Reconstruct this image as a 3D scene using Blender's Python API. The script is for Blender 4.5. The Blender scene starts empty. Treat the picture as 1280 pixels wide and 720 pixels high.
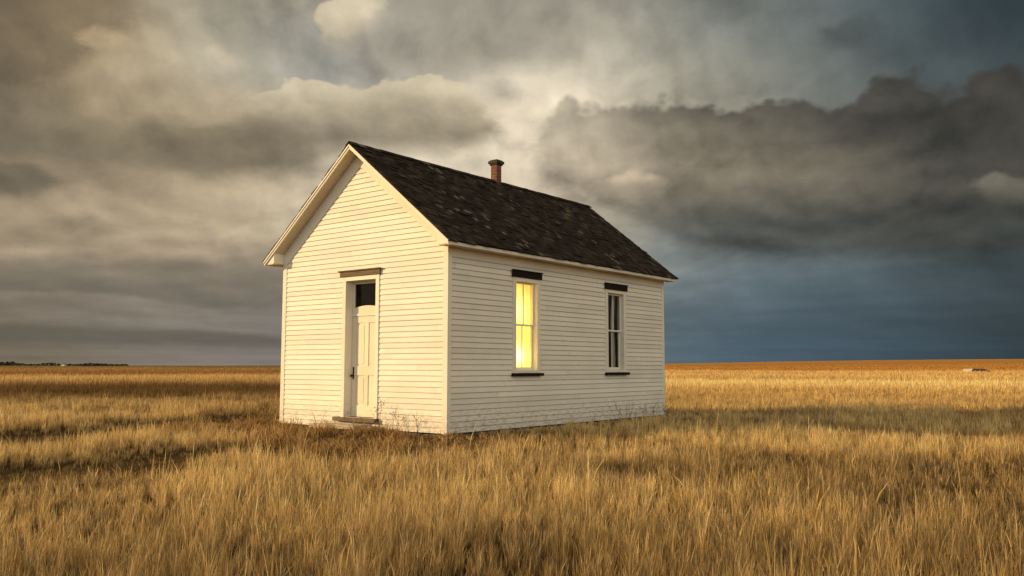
import bpy, bmesh, math, random
import numpy as np
from mathutils import Vector, Matrix
random.seed(7); rng = np.random.default_rng(7)
S = bpy.context.scene
COL = S.collection
R = math.radians

# ------------------------------------------------------------------ camera model
F, PITCH, ROLL, EYE = 1076.5, 0.0909, -0.0016, 1.183
CX, CY, YAW, W, L = -1.1424, 15.291, 0.6664, 4.681, 7.956
ZE, ZR, OF, OS, OB = 3.40, 5.544, 0.325, 0.328, 0.245
SUN_AZ, SUN_EL = -98.0, 13.0

def ray(px, py):
    u = (px - 640) / F; v = (360 - py) / F
    c, s = math.cos(PITCH), math.sin(PITCH)
    return Vector((u, c - v * s, s + v * c))
def ground_at(px, py, z=0.0):
    d = ray(px, py); t = (z - EYE) / d.z
    return Vector((d.x * t, d.y * t, z))
def azel(px, py):
    d = ray(px, py)
    return math.degrees(math.atan2(d.x, d.y)), math.degrees(math.atan2(d.z, math.hypot(d.x, d.y)))
def pix(az, el):
    a, e = R(az), R(el)
    x, y, z = math.cos(e) * math.sin(a), math.cos(e) * math.cos(a), math.sin(e)
    c, s = math.cos(PITCH), math.sin(PITCH)
    d = y * c + z * s; v = -y * s + z * c
    return 640 + F * x / d, 360 - F * v / d

def lin(c):
    return tuple(((v / 255) / 12.92 if v / 255 <= .04045 else ((v / 255 + .055) / 1.055) ** 2.4) for v in c[:3])

# ------------------------------------------------------------------ node helper
class Sock:
    def __init__(s, nt, out): s.nt, s.out = nt, out
    def _m(s, op, o=None, o2=None, clamp=False):
        n = s.nt.nodes.new('ShaderNodeMath'); n.operation = op; n.use_clamp = clamp
        for i, v in enumerate((s, o, o2)):
            if v is None: continue
            if isinstance(v, Sock): s.nt.links.new(v.out, n.inputs[i])
            else: n.inputs[i].default_value = v
        return Sock(s.nt, n.outputs[0])
    def __add__(s, o): return s._m('ADD', o)
    __radd__ = __add__
    def __mul__(s, o): return s._m('MULTIPLY', o)
    __rmul__ = __mul__
    def __sub__(s, o): return s._m('SUBTRACT', o)
    def __rsub__(s, o): return (s * -1.0) + o
    def __truediv__(s, o): return s._m('DIVIDE', o)
    def pow(s, o): return s._m('POWER', o)
    def abs(s): return s._m('ABSOLUTE')
    def max(s, o): return s._m('MAXIMUM', o)
    def min(s, o): return s._m('MINIMUM', o)
    def clamp(s): return s._m('ADD', 0.0, clamp=True)
    def step(s, a, b, o0=0.0, o1=1.0, smooth=True):
        n = s.nt.nodes.new('ShaderNodeMapRange'); n.interpolation_type = 'SMOOTHSTEP' if smooth else 'LINEAR'
        s.nt.links.new(s.out, n.inputs['Value'])
        for k, v in (('From Min', a), ('From Max', b), ('To Min', o0), ('To Max', o1)): n.inputs[k].default_value = v
        return Sock(s.nt, n.outputs[0])
def link(nt, v, inp):
    if isinstance(v, Sock): nt.links.new(v.out, inp)
    elif isinstance(v, (tuple, list)) and len(v) == 3 and inp.type == 'RGBA': inp.default_value = (*v, 1)
    else: inp.default_value = v
def mix(nt, f, a, b, mode='MIX'):
    n = nt.nodes.new('ShaderNodeMix'); n.data_type = 'RGBA'; n.blend_type = mode
    link(nt, f, n.inputs[0]); link(nt, a, n.inputs[6]); link(nt, b, n.inputs[7])
    return Sock(nt, n.outputs[2])
def combine(nt, x, y, z=0.0):
    n = nt.nodes.new('ShaderNodeCombineXYZ')
    for i, v in enumerate((x, y, z)): link(nt, v, n.inputs[i])
    return Sock(nt, n.outputs[0])
def noise(nt, vec, scale, detail=6, rough=.55, dist=0.0, color=False, lac=2.0):
    n = nt.nodes.new('ShaderNodeTexNoise'); n.noise_dimensions = '3D'
    link(nt, vec, n.inputs['Vector'])
    for k, v in (('Scale', scale), ('Detail', detail), ('Roughness', rough), ('Distortion', dist), ('Lacunarity', lac)): n.inputs[k].default_value = v
    return Sock(nt, n.outputs['Color' if color else 'Fac'])
def voronoi(nt, vec, scale, smooth=.3):
    n = nt.nodes.new('ShaderNodeTexVoronoi'); n.feature = 'SMOOTH_F1'; n.voronoi_dimensions = '2D'
    link(nt, vec, n.inputs['Vector']); n.inputs['Scale'].default_value = scale; n.inputs['Smoothness'].default_value = smooth
    return Sock(nt, n.outputs['Distance'])
def sep(nt, v):
    n = nt.nodes.new('ShaderNodeSeparateXYZ'); link(nt, v, n.inputs[0])
    return [Sock(nt, o) for o in n.outputs]
def ramp(nt, fac, stops, interp='LINEAR'):
    n = nt.nodes.new('ShaderNodeValToRGB'); cr = n.color_ramp; cr.interpolation = interp
    stops = sorted(stops, key=lambda s: s[0])
    while len(cr.elements) < len(stops): cr.elements.new(.5)
    for e, (p, c) in zip(cr.elements, stops): e.position = min(1, max(0, p)); e.color = (*c, 1)
    for e, (p, c) in zip(cr.elements, stops): e.position = min(1, max(0, p)); e.color = (*c, 1)
    link(nt, fac, n.inputs[0])
    return Sock(nt, n.outputs[0])

def group_node(nt, name, ins, fn):
    """build fn's nodes in a node group of their own and use it in nt; ins: name -> (Sock, is_colour)"""
    g = bpy.data.node_groups.new(name, 'ShaderNodeTree')
    for k, (v, colr) in ins.items(): g.interface.new_socket(k, in_out='INPUT', socket_type='NodeSocketColor' if colr else 'NodeSocketFloat')
    g.interface.new_socket('out', in_out='OUTPUT', socket_type='NodeSocketColor')
    gi = g.nodes.new('NodeGroupInput'); go = g.nodes.new('NodeGroupOutput')
    res = fn(g, {k: Sock(g, gi.outputs[k]) for k in ins})
    g.links.new(res.out, go.inputs[0])
    n = nt.nodes.new('ShaderNodeGroup'); n.node_tree = g
    for k, (v, colr) in ins.items(): nt.links.new(v.out, n.inputs[k])
    return Sock(nt, n.outputs[0])

# ------------------------------------------------------------------ world: nishita sky behind procedural cloud cover
GX = [0, 110, 220, 330, 430, 540, 640, 730, 830, 940, 1050, 1160, 1280]
GA = {  # open sky and the broken cloud, as sRGB by photo column
   0: [(84,72,55),(132,113,88),(140,130,108),(144,138,123),(178,167,149),(150,144,128),(140,135,120),(146,141,127),(134,133,122),(108,113,109),(88,97,97),(62,74,78),(34,44,50)],
  50: [(99,85,64),(165,142,106),(150,141,119),(144,142,130),(158,152,142),(156,151,136),(158,152,134),(160,154,137),(146,144,131),(122,124,117),(94,102,101),(68,79,81),(42,51,55)],
 100: [(103,89,68),(159,142,113),(167,152,127),(150,146,132),(150,148,140),(162,155,140),(195,183,161),(189,179,159),(162,156,138),(132,132,121),(104,109,105),(80,87,86),(52,58,58)],
 150: [(111,96,74),(140,123,97),(161,144,114),(170,154,125),(176,164,142),(171,157,134),(216,202,176),(214,200,174),(176,167,147),(140,137,124),(110,112,106),(86,90,87),(58,62,60)],
 200: [(117,102,82),(127,111,88),(143,128,103),(161,145,118),(176,165,145),(191,178,155),(219,205,180),(218,201,176),(182,170,148),(140,135,120),(110,110,102),(86,88,84),(60,62,60)],
 250: [(132,116,93),(138,123,103),(161,144,118),(179,162,132),(187,174,153),(193,179,155),(212,196,170),(209,191,166),(170,160,140),(128,126,115),(98,102,98),(80,85,84),(58,63,62)],
 290: [(157,140,114),(170,152,125),(177,158,130),(170,154,127),(165,154,135),(160,150,130),(178,166,144),(170,160,140),(136,134,124),(106,112,110),(92,100,101),(76,86,88),(56,64,66)],
 330: [(124,110,93),(137,122,104),(141,126,107),(135,121,104),(131,122,113),(130,124,113),(138,134,124),(132,132,126),(120,126,124),(100,112,118),(84,97,104),(69,82,90),(50,61,67)],
 370: [(105,97,87),(118,108,99),(124,115,105),(118,109,103),(118,110,106),(110,108,104),(110,112,111),(106,113,115),(102,113,117),(83,98,108),(71,87,97),(60,74,84),(44,56,63)],
 410: [(98,91,78),(107,101,90),(111,105,96),(109,104,97),(109,106,103),(96,99,101),(90,99,104),(86,100,108),(82,98,107),(70,88,101),(63,81,93),(54,70,80),(40,53,61)],
 455: [(107,96,79),(113,105,92),(117,110,102),(119,112,106),(116,112,109),(98,105,109),(92,106,114),(88,106,115),(86,104,114),(74,93,108),(65,84,98),(56,73,84),(44,57,65)],
}
GB = {  # the heavy cloud bank on the right
  80: [(150,142,124)]*7 + [(128,120,103),(102,95,81),(92,87,75),(78,74,66),(70,65,56),(56,50,44)],
 120: [(150,142,124)]*7 + [(128,120,103),(100,93,80),(90,84,72),(80,75,66),(70,65,56),(58,53,46)],
 150: [(160,150,130)]*7 + [(134,125,108),(108,101,86),(98,92,79),(86,81,71),(74,69,60),(62,57,50)],
 200: [(190,176,152)]*7 + [(168,154,130),(138,127,107),(132,121,102),(110,102,87),(84,79,70),(66,61,54)],
 245: [(190,176,152)]*7 + [(170,156,132),(128,118,101),(116,107,91),(100,94,81),(82,77,68),(72,67,58)],
 280: [(170,160,140)]*7 + [(138,130,114),(94,91,82),(84,84,78),(78,79,73),(68,69,64),(56,57,54)],
 320: [(150,142,124)]*7 + [(112,110,102),(82,84,80),(72,76,75),(67,71,70),(60,64,63),(50,54,54)],
}
def grid_color(G, px, py):
    ys = sorted(G); px = min(max(px, 0), 1280); py = min(max(py, ys[0]), ys[-1])
    j = max(0, min(len(ys) - 2, int(np.searchsorted(ys, py)) - 1)); ty = (py - ys[j]) / (ys[j + 1] - ys[j])
    i = max(0, min(len(GX) - 2, int(np.searchsorted(GX, px)) - 1)); tx = (px - GX[i]) / (GX[i + 1] - GX[i])
    a = np.array
    c = (a(lin(G[ys[j]][i])) * (1 - tx) + a(lin(G[ys[j]][i + 1])) * tx) * (1 - ty) + (a(lin(G[ys[j + 1]][i])) * (1 - tx) + a(lin(G[ys[j + 1]][i + 1])) * tx) * ty
    return tuple(float(v) for v in c)
# what the rest of the sky dome looks like, by azimuth: warm glow added behind the camera to fill the side wall
def around(az, el):
    d = abs((az - 165 + 180) % 360 - 180)
    g = math.exp(-(d / 62) ** 2) * math.exp(-((el - 17) / 17) ** 2)
    base = np.array((.22, .20, .165)) * (1 - .5 * max(0, 1 - abs(az - 70) / 50))
    return base + np.array((1.85, 1.53, 1.0)) * g * GLOW
GLOW = 1.5

world = bpy.data.worlds.new('World'); world.use_nodes = True
nt = world.node_tree; nt.nodes.clear()
tc = nt.nodes.new('ShaderNodeTexCoord'); D = Sock(nt, tc.outputs['Generated'])
dx, dy, dz = sep(nt, D)
AZ = dx._m('ARCTAN2', dy) * (180 / math.pi)
EL = dz._m('ARCTAN2', (dx * dx + dy * dy)._m('SQRT')) * (180 / math.pi)
ELp = EL.max(0.0)
# cloud-sheet coordinates: bands get flatter towards the horizon
T = (ELp + 3.0)._m('LOGARITHM', math.e)
uv = combine(nt, AZ * .075, T * 1.9, 0.0)
w1 = sep(nt, noise(nt, uv, 1.15, 8, .55, color=True))
w2 = sep(nt, noise(nt, combine(nt, AZ * .10, ELp * .16, 3.7), 1.3, 10, .6, color=True))
hz = ELp.step(0, 9)
warp_az = (w1[0] - .5) * 4.0 + (w2[0] - .5) * 4.0
warp_el = ((w1[1] - .5) * 4.0 + (w2[1] - .5) * 4.0) * (hz * .85 + .12)
AZw = AZ + warp_az; ELw = ELp + warp_el * ELp.step(0, 3)
def stack(G, els, azs, A_, E_):
    return group_node(nt, 'sky_colours', {'A': (A_, 0), 'E': (E_, 0)}, lambda g, i: stack_in(g, G, els, azs, i['A'], i['E']))
def stack_in(nt, G, els, azs, A_, E_):
    out = None; fac = A_ / 360.0 + .5
    for k, el in enumerate(els):
        st = []
        for az in azs:
            if abs(az) <= 36 and el <= 26:
                px, py = pix(max(-30.5, min(30.5, az)), el); c = grid_color(G, px, py)
            else:
                px, py = pix(30.5 if az > 0 else -30.5, min(el, 22)); c0 = np.array(grid_color(G, 640 if el > 26 else px, 0 if el > 26 else py))
                if el > 26 and abs(az) < 90: f = min(1, (el - 26) / 20)
                else: f = 1.0
                if abs(az) > 36: f = min(1, (abs(az) - 36) / 30) if el <= 26 else 1
                c = tuple(float(v) for v in c0 * (1 - f) + around(az, el) * f)
            st.append((az / 360 + .5, c))
        row = ramp(nt, fac, st, 'B_SPLINE')
        if out is None: out = row
        else: out = mix(nt, E_.step(els[k - 1], el, smooth=False), out, row)
    return out
ELS = [0, 1.5, 3, 5, 7, 9, 11, 13.5, 16, 18.5, 21, 23.5, 35, 55, 85]
AZS = [-180, -140, -100, -70, -50, -36, -31, -27, -23, -19, -15, -11, -7.5, -4, -1, 2, 5, 8, 11, 14, 18, 22, 26, 31, 36, 50, 70, 100, 140, 180]
cloudA = stack(GA, ELS, AZS, AZw, ELw)
# fine relief of the broken cloud
cu = combine(nt, AZ * .11 + (w2[0] - .5) * .35, T * 2.4 + (w2[1] - .5) * .35, 1.3)
cu2 = combine(nt, AZ * .11 + (w2[0] - .5) * .35 + .05, T * 2.4 + (w2[1] - .5) * .35 + .13, 1.3)
n0 = noise(nt, cu, 1.3, 8, .5); n0b = noise(nt, cu2, 1.3, 8, .5)
relief = (n0 - n0b)
fine = noise(nt, combine(nt, AZ * .22, ELp * .45, 8.0), 1.4, 11, .62) - .5
def mul(c, g): return mix(nt, 1.0, c, combine(nt, g, g, g), 'MULTIPLY')
amt = ELp.step(0, 8, .25, 1.0) * AZ.step(4, 22, 1.0, .6)
colA = mul(cloudA, (AZ.step(-4, 12, 1.30, 1.12) + relief * amt * 2.3 + (n0 - .5) * amt * 1.0 + fine * amt * .20).max(.3))
streak = noise(nt, combine(nt, AZ * .018 + ELp * .06, ELp * .75, 5.0), 1.6, 6, .55)
colA = mul(colA, 1.0 + (streak - .5) * ELp.step(1, 9, .75, 0.0) * AZ.step(0, 10, 1.15, .75))

# shared noises for cloud edges
bu = combine(nt, AZ * .46 + (w2[0] - .5) * .38, ELp * .54 + (w2[1] - .5) * .38)
bu_l = combine(nt, AZ * .46 + (w2[0] - .5) * .38 + .06, ELp * .54 + (w2[1] - .5) * .38 - .15)
v1, v2, v3 = voronoi(nt, bu, .62, .55), voronoi(nt, bu, 1.45, .5), voronoi(nt, bu, 3.6, .45)
puff = (.42 - v1) * 1.9 + (.42 - v2) * .95 + (.42 - v3) * .32
lump = (voronoi(nt, bu_l, .62, .6) - v1) * 1.4 + (voronoi(nt, bu_l, 1.45, .55) - v2) * .6
rag = noise(nt, combine(nt, AZ * .16, ELp * .3, 2.0), 1.5, 10, .62) - .5
ragf = noise(nt, combine(nt, AZ * .5, ELp * .7, 6.0), 1.5, 8, .65) - .5
def curve(nt, AZ, pts, outside):
    """elevation of an edge over azimuth, from photo points"""
    st = [(-180 / 360 + .5, (outside / 25,) * 3), (1.0, (outside / 25,) * 3)]
    for px, py in pts:
        az, el = azel(px, py); st.append((az / 360 + .5, (max(el, 0) / 25,) * 3))
    r_ = ramp(nt, AZ / 360.0 + .5, st, 'LINEAR'); return r_ * 25.0 if isinstance(r_, Sock) else r_
SHARED = dict(AZ=(AZ, 0), ELp=(ELp, 0), puff=(puff, 0), rag=(rag, 0), ragf=(ragf, 0), relief=(relief, 0), n0=(n0, 0), fine=(fine, 0), lump=(lump, 0))
def layer(behind, *a, **k):
    return group_node(nt, 'cloud', dict(SHARED, behind=(behind, 1)), lambda g, i: layer_in(g, i, *a, **k))
def layer_in(nt, i, top, base, cols, fade_az, soft_t=.6, soft_b=1.5, puff_a=.5, rag_a=2.0, rim=.0, rim_col=(232, 218, 188), opacity=1.0, tex=1.0):
    """a cloud body between two edges; cols = sRGB at top, middle, base"""
    AZ, ELp, puff, rag, ragf, relief, n0, fine, lump, behind = (i[q] for q in ('AZ', 'ELp', 'puff', 'rag', 'ragf', 'relief', 'n0', 'fine', 'lump', 'behind'))
    tE = curve(nt, AZ, top, 0.0); bE = curve(nt, AZ, base, 25.0)
    hi = tE + puff * puff_a + rag * rag_a + ragf * rag_a * .3 - ELp
    lo = ELp - bE - rag * rag_a * .9 + ragf * .5
    m_ = hi.step(-soft_t * .3, soft_t * .7) * lo.step(-soft_b * .5, soft_b * .5)
    for (p0, p1) in fade_az:
        m_ = m_ * (AZ + rag * 5.0).step(azel(p0, 200)[0], azel(p1, 200)[0])
    t = (ELp - bE) / (tE - bE).max(.5)
    body = ramp(nt, t + relief * .35 + fine * .3, [(0, lin(cols[2])), (.42, lin(cols[1])), (.85, lin(cols[0]))], 'B_SPLINE')
    g = (1.0 + lump * .16 * puff_a + relief * 1.5 * tex + (n0 - .5) * .5 * tex + fine * .20 * tex).max(.3)
    body = mix(nt, 1.0, body, combine(nt, g, g, g), 'MULTIPLY')
    if rim: body = mix(nt, (hi.step(1.1, .05) * rim * (.6 + rag * 1.2)).clamp(), body, lin(rim_col))
    return mix(nt, m_ * opacity, behind, body)
col = colA
# bright-edged heap at the top centre, grey behind it
col = layer(col, [(385, -10), (470, -40), (900, -60)], [(385, 62), (420, 60), (500, 95), (640, 84), (760, 66), (900, 20)], [(150, 143, 128), (158, 151, 136), (172, 163, 146)], [(372, 400), (900, 640)], .8, 2.2, .3, 2.2, opacity=.8)
col = layer(col, [(385, 30), (398, 6), (420, -14), (452, -30), (480, -30)], [(385, 40), (420, 58), (452, 40), (480, 12)], [(216, 200, 168), (222, 207, 176), (190, 178, 154)], [(380, 394), (500, 446)], .4, 1.6, .5, 1.0, opacity=.9)
# brown mass in the upper left corner with lit flecks
col = layer(col, [(-40, -60), (90, -60), (150, -20), (190, 10)], [(-40, 112), (60, 100), (110, 70), (150, 40), (190, 20)], [(104, 91, 70), (112, 99, 77), (96, 85, 66)], [(215, 130)], 1.0, 1.6, .3, 2.4, opacity=.6)
col = layer(col, [(95, 52), (130, 28), (152, 46)], [(95, 62), (130, 76), (152, 60)], [(196, 172, 134), (188, 166, 130), (160, 143, 114)], [(88, 112), (165, 138)], .9, 1.2, .4, 1.6, opacity=.7)
col = layer(col, [(245, 62), (268, 56), (300, 78), (310, 86)], [(245, 66), (268, 78), (300, 98), (310, 96)], [(196, 182, 154), (190, 178, 152), (172, 162, 140)], [(238, 262), (318, 292)], .7, 1.2, .4, 1.4, opacity=.65)
# long dark shelf across the left
col = layer(col, [(-60, 98), (60, 116), (130, 146), (220, 150), (300, 142), (380, 150), (440, 165)], [(-60, 196), (60, 204), (160, 214), (260, 226), (360, 214), (440, 196)], [(138, 125, 101), (114, 103, 82), (122, 112, 93)], [(470, 330)], 1.0, 1.6, .25, 1.6, rim=.25, rim_col=(178, 160, 128), opacity=.85)
# heap with a lit crown left of the glow
col = layer(col, [(290, 128), (330, 112), (400, 106), (455, 101), (480, 95), (525, 96), (560, 104), (600, 118), (622, 140)], [(290, 150), (360, 172), (430, 184), (500, 182), (560, 186), (622, 170)], [(206, 192, 162), (162, 149, 125), (124, 113, 93)], [(270, 350), (640, 600)], .3, 1.8, .6, .9, rim=.5, opacity=.95)
# darker finger at the far left and the flat base low on the left
col = layer(col, [(-60, 192), (20, 200), (60, 214), (90, 226)], [(-60, 246), (20, 244), (60, 238), (90, 232)], [(104, 94, 77), (100, 91, 75), (112, 103, 86)], [(120, 40)], .7, 1.0, .3, 1.4, opacity=.8)
col = layer(col, [(-60, 318), (80, 324), (180, 328), (260, 318), (340, 326), (400, 330)], [(-60, 362), (80, 366), (180, 372), (260, 384), (340, 384), (400, 380)], [(132, 122, 106), (118, 110, 97), (106, 100, 90)], [(430, 330)], 1.2, .5, .2, 1.0, opacity=.75, tex=.5)
col = layer(col, [(-60, 402), (120, 408), (260, 412), (400, 424)], [(-60, 430), (120, 432), (260, 436), (400, 440)], [(92, 87, 79), (90, 86, 79), (98, 94, 88)], [(420, 360)], .5, .8, .1, .5, opacity=.6, tex=.3)
# small dark wisps top right
col = layer(col, [(1030, 40), (1060, 22), (1090, 8), (1112, 20)], [(1030, 52), (1060, 60), (1090, 52), (1112, 34)], [(74, 79, 77), (72, 76, 74), (80, 84, 82)], [(1022, 1050), (1125, 1098)], .9, 1.2, .5, 2.2, opacity=.6)

# heaped cloud bank on the right: billowed upper edge, flat smeared base
TOP = [(662, 168), (676, 142), (700, 131), (730, 129), (760, 126), (800, 123), (830, 126), (860, 123), (900, 120), (930, 127), (960, 116), (1000, 121), (1040, 113), (1066, 110), (1088, 92), (1118, 84), (1146, 106), (1180, 98), (1205, 112), (1228, 100), (1250, 80), (1285, 74), (1600, 90)]
tE = curve(nt, AZ, TOP, 0.0)
h_in = tE + puff * 1.05 + rag * .9 + ragf * .35 - ELp - .1
bE = curve(nt, AZ, [(660, 215), (760, 262), (860, 304), (930, 317), (1050, 319), (1280, 318), (1700, 318)], 25.0)
lo = ELp - bE - rag * 2.0 + ragf * .4 - (w1[2] - .5) * 1.2
maskB = h_in.step(-.30, .62) * lo.step(-.9, .8) * (AZ + rag * 2.5).step(1.0, 2.6)
maskB = maskB * AZ.step(1, 14, .70, .95) * AZ.step(55, 75, 1.0, 0.0)
ELSB = [6, 7.5, 9, 11, 13, 15, 17, 19]
cloudB = stack(GB, ELSB, AZS, AZ + warp_az * .6, ELp + warp_el * .5)
gB = (.95 + lump * .36 + relief * 2.2 + (n0 - .5) * 1.2 + fine * .25 + h_in.step(2.4, .3, 0, -.06) * (AZ.step(2, 10, .4, 1.0))).max(.3)
col = mix(nt, maskB, col, mul(cloudB, gB))
# pale break at the far right inside the bank
col = layer(col, [(1205, 232), (1235, 216), (1262, 214), (1300, 226)], [(1205, 236), (1235, 246), (1262, 250), (1300, 240)], [(128, 121, 104), (118, 112, 97), (100, 96, 85)], [(1198, 1222), (1320, 1275)], .6, 1.0, .4, 1.2, opacity=.75)
col = layer(col, [(735, 226), (780, 216), (815, 214), (835, 222)], [(735, 232), (780, 232), (815, 230), (835, 226)], [(216, 198, 166), (205, 188, 158), (180, 166, 140)], [(725, 765), (845, 815)], .5, .8, .3, .8, opacity=.6)
cover = col
below = EL.step(-1.2, 0.0, smooth=False)
cover = mix(nt, below, (.16, .10, .045), cover)
sky = nt.nodes.new('ShaderNodeTexSky'); sky.sky_type = 'NISHITA'; sky.sun_disc = False
sky.sun_elevation = R(SUN_EL); sky.sun_rotation = R(SUN_AZ); sky.air_density = 1.2; sky.dust_density = 2.0
bg1 = nt.nodes.new('ShaderNodeBackground'); nt.links.new(sky.outputs[0], bg1.inputs[0]); bg1.inputs[1].default_value = .06
bg2 = nt.nodes.new('ShaderNodeBackground'); nt.links.new(cover.out, bg2.inputs[0]); bg2.inputs[1].default_value = 1.0
ms = nt.nodes.new('ShaderNodeMixShader'); ms.inputs[0].default_value = .93
nt.links.new(bg1.outputs[0], ms.inputs[1]); nt.links.new(bg2.outputs[0], ms.inputs[2])
wo = nt.nodes.new('ShaderNodeOutputWorld'); nt.links.new(ms.outputs[0], wo.inputs[0])
S.world = world
world.cycles.sampling_method = 'MANUAL'; world.cycles.sample_map_resolution = 512

# ------------------------------------------------------------------ sun
sd = bpy.data.lights.new('sun', 'SUN'); sd.energy = 4.6; sd.angle = R(.6); sd.color = (1.0, .69, .34)
so = bpy.data.objects.new('sun', sd); COL.objects.link(so)
a, e = R(SUN_AZ), R(SUN_EL)
sv = Vector((math.cos(e) * math.sin(a), math.cos(e) * math.cos(a), math.sin(e)))
so.rotation_euler = sv.to_track_quat('Z', 'Y').to_euler(); so.location = sv * 60

# ------------------------------------------------------------------ materials
def new_mat(name):
    m = bpy.data.materials.new(name); m.use_nodes = True
    n = m.node_tree; n.nodes.clear()
    out = n.nodes.new('ShaderNodeOutputMaterial'); b = n.nodes.new('ShaderNodeBsdfPrincipled')
    n.links.new(b.outputs[0], out.inputs[0])
    return m, n, b, out
def bump(n, b, h, strength=.3, dist=.01):
    k = n.nodes.new('ShaderNodeBump'); k.inputs['Strength'].default_value = strength; k.inputs['Distance'].default_value = dist
    link(n, h, k.inputs['Height']); n.links.new(k.outputs[0], b.inputs['Normal'])
def objco(n): return Sock(n, n.nodes.new('ShaderNodeTexCoord').outputs['Object'])
def island(n): return Sock(n, n.nodes.new('ShaderNodeNewGeometry').outputs['Random Per Island'])

def paint(name, base, dirt=(.30, .23, .15), grime=1.0, wear=1.0, laps=False):
    m, n, b, _ = new_mat(name); co = objco(n); x, y, z = sep(n, co)
    isl = island(n)
    streak = noise(n, combine(n, x * 3.0, y * 3.0, z * 14), 2.2, 6, .6)
    blot = noise(n, co, .9, 5, .6)
    tone = 1.0 + (isl - .5) * .15 + (blot - .5) * .34
    c = mix(n, 1.0, base, combine(n, tone, tone, tone), 'MULTIPLY')
    low = z.step(.0, .65, .75, 0.0) * streak.step(.35, .75) * grime
    hi = (streak * .55 + blot * .45).step(.54, .70) * (.20 * grime)
    c = mix(n, (low + hi).clamp(), c, dirt)
    chip = noise(n, combine(n, x * 1.2, y * 1.2, z * 5.0), 9.0, 4, .7).step(.685, .72) * noise(n, co, .75, 3, .5).step(.40, .58) * wear
    c = mix(n, chip * .75, c, (.20, .165, .13))
    if laps:      # dirt and painted contact shadow under the lap of each board
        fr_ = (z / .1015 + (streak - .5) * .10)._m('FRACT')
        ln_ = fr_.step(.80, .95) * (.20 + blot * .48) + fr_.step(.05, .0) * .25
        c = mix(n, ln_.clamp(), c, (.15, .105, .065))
    link(n, c, b.inputs['Base Color']); b.inputs['Roughness'].default_value = .62
    b.inputs['Specular IOR Level'].default_value = .3
    bump(n, b, streak * .5 + noise(n, co, 60, 3, .6) * .25 - chip * .5, .35, .004)
    return m
M = {}
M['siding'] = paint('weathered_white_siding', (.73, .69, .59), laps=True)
M['trim'] = paint('weathered_white_trim', (.73, .685, .575), wear=.6)
M['door'] = paint('cream_door_paint', (.70, .64, .50), wear=.3, grime=.6)
M['soffit'] = paint('soffit_paint', (.60, .50, .35), wear=.3)

def wood(name, c1, c2, rough=.8):
    m, n, b, _ = new_mat(name); co = objco(n); x, y, z = sep(n, co)
    g = noise(n, combine(n, x * 2, y * 2, z * 30), 2.0, 6, .6)
    link(n, mix(n, g.step(.3, .7), c1, c2), b.inputs['Base Color']); b.inputs['Roughness'].default_value = rough; b.inputs['Specular IOR Level'].default_value = .12
    bump(n, b, g, .5, .006); return m
M['dark_wood'] = wood('bare_dark_wood', (.009, .006, .0045), (.022, .014, .010))
M['grey_wood'] = wood('bare_grey_wood', (.10, .075, .045), (.19, .145, .09))

m, n, b, _ = new_mat('old_wood_shingle'); co = objco(n); isl = island(n)
st = ramp(n, isl, [(0, (.013, .009, .006)), (.35, (.028, .019, .0125)), (.7, (.043, .029, .0185)), (.92, (.062, .043, .028)), (1, (.085, .060, .040))])
pat = noise(n, co, 1.1, 5, .65); fl = noise(n, co, 24, 5, .7)
c = mix(n, pat.step(.35, .7) * .55, st, (.015, .012, .010))
c = mix(n, isl.step(.86, .90) * noise(n, co, .8, 4, .6).step(.50, .62) * fl.step(.40, .62) * .85, c, (.28, .24, .185))
c = mix(n, fl.step(.60, .72) * .5 * pat.step(.42, .62), c, (.15, .13, .10))
link(n, c, b.inputs['Base Color']); b.inputs['Roughness'].default_value = .9; b.inputs['Specular IOR Level'].default_value = .15
bump(n, b, fl, .7, .012); M['shingle'] = m

m, n, b, _ = new_mat('chimney_brick'); co = objco(n); x, y, z = sep(n, co)
br = n.nodes.new('ShaderNodeTexBrick'); link(n, combine(n, x + y, z), br.inputs['Vector'])
br.inputs['Color1'].default_value = (.20, .065, .03, 1); br.inputs['Color2'].default_value = (.12, .04, .022, 1); br.inputs['Mortar'].default_value = (.22, .15, .10, 1)
br.inputs['Scale'].default_value = 1; br.inputs['Brick Width'].default_value = .17; br.inputs['Row Height'].default_value = .07; br.inputs['Mortar Size'].default_value = .006
c = mix(n, noise(n, co, 14, 4, .6).step(.42, .68) * .7, Sock(n, br.outputs[0]), (.06, .035, .025))
link(n, c, b.inputs['Base Color']); b.inputs['Roughness'].default_value = .9
bump(n, b, noise(n, co, 40, 4, .6), .6, .008); M['brick'] = m
m, n, b, _ = new_mat('sooty_mortar'); co = objco(n)
link(n, mix(n, noise(n, co, 12, 4).step(.35, .7), (.022, .017, .013), (.07, .05, .036)), b.inputs['Base Color']); b.inputs['Roughness'].default_value = .95
bump(n, b, noise(n, co, 30, 4), .6, .01); M['soot'] = m

m, n, b, out = new_mat('old_window_glass'); n.nodes.remove(b); co = objco(n)
tr = n.nodes.new('ShaderNodeBsdfTransparent'); tr.inputs[0].default_value = (.93, .94, .92, 1)
gl = n.nodes.new('ShaderNodeBsdfGlossy'); gl.inputs['Roughness'].default_value = .03; gl.inputs[0].default_value = (.9, .9, .9, 1)
fr = n.nodes.new('ShaderNodeFresnel'); fr.inputs[0].default_value = 1.45
bp = n.nodes.new('ShaderNodeBump'); bp.inputs['Strength'].default_value = .12; bp.inputs['Distance'].default_value = .01
link(n, noise(n, co, 6, 2), bp.inputs['Height']); n.links.new(bp.outputs[0], gl.inputs['Normal'])
mx = n.nodes.new('ShaderNodeMixShader'); f = Sock(n, fr.outputs[0]) * .55
link(n, f, mx.inputs[0]); n.links.new(tr.outputs[0], mx.inputs[1]); n.links.new(gl.outputs[0], mx.inputs[2]); n.links.new(mx.outputs[0], out.inputs[0]); M['glass'] = m

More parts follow.
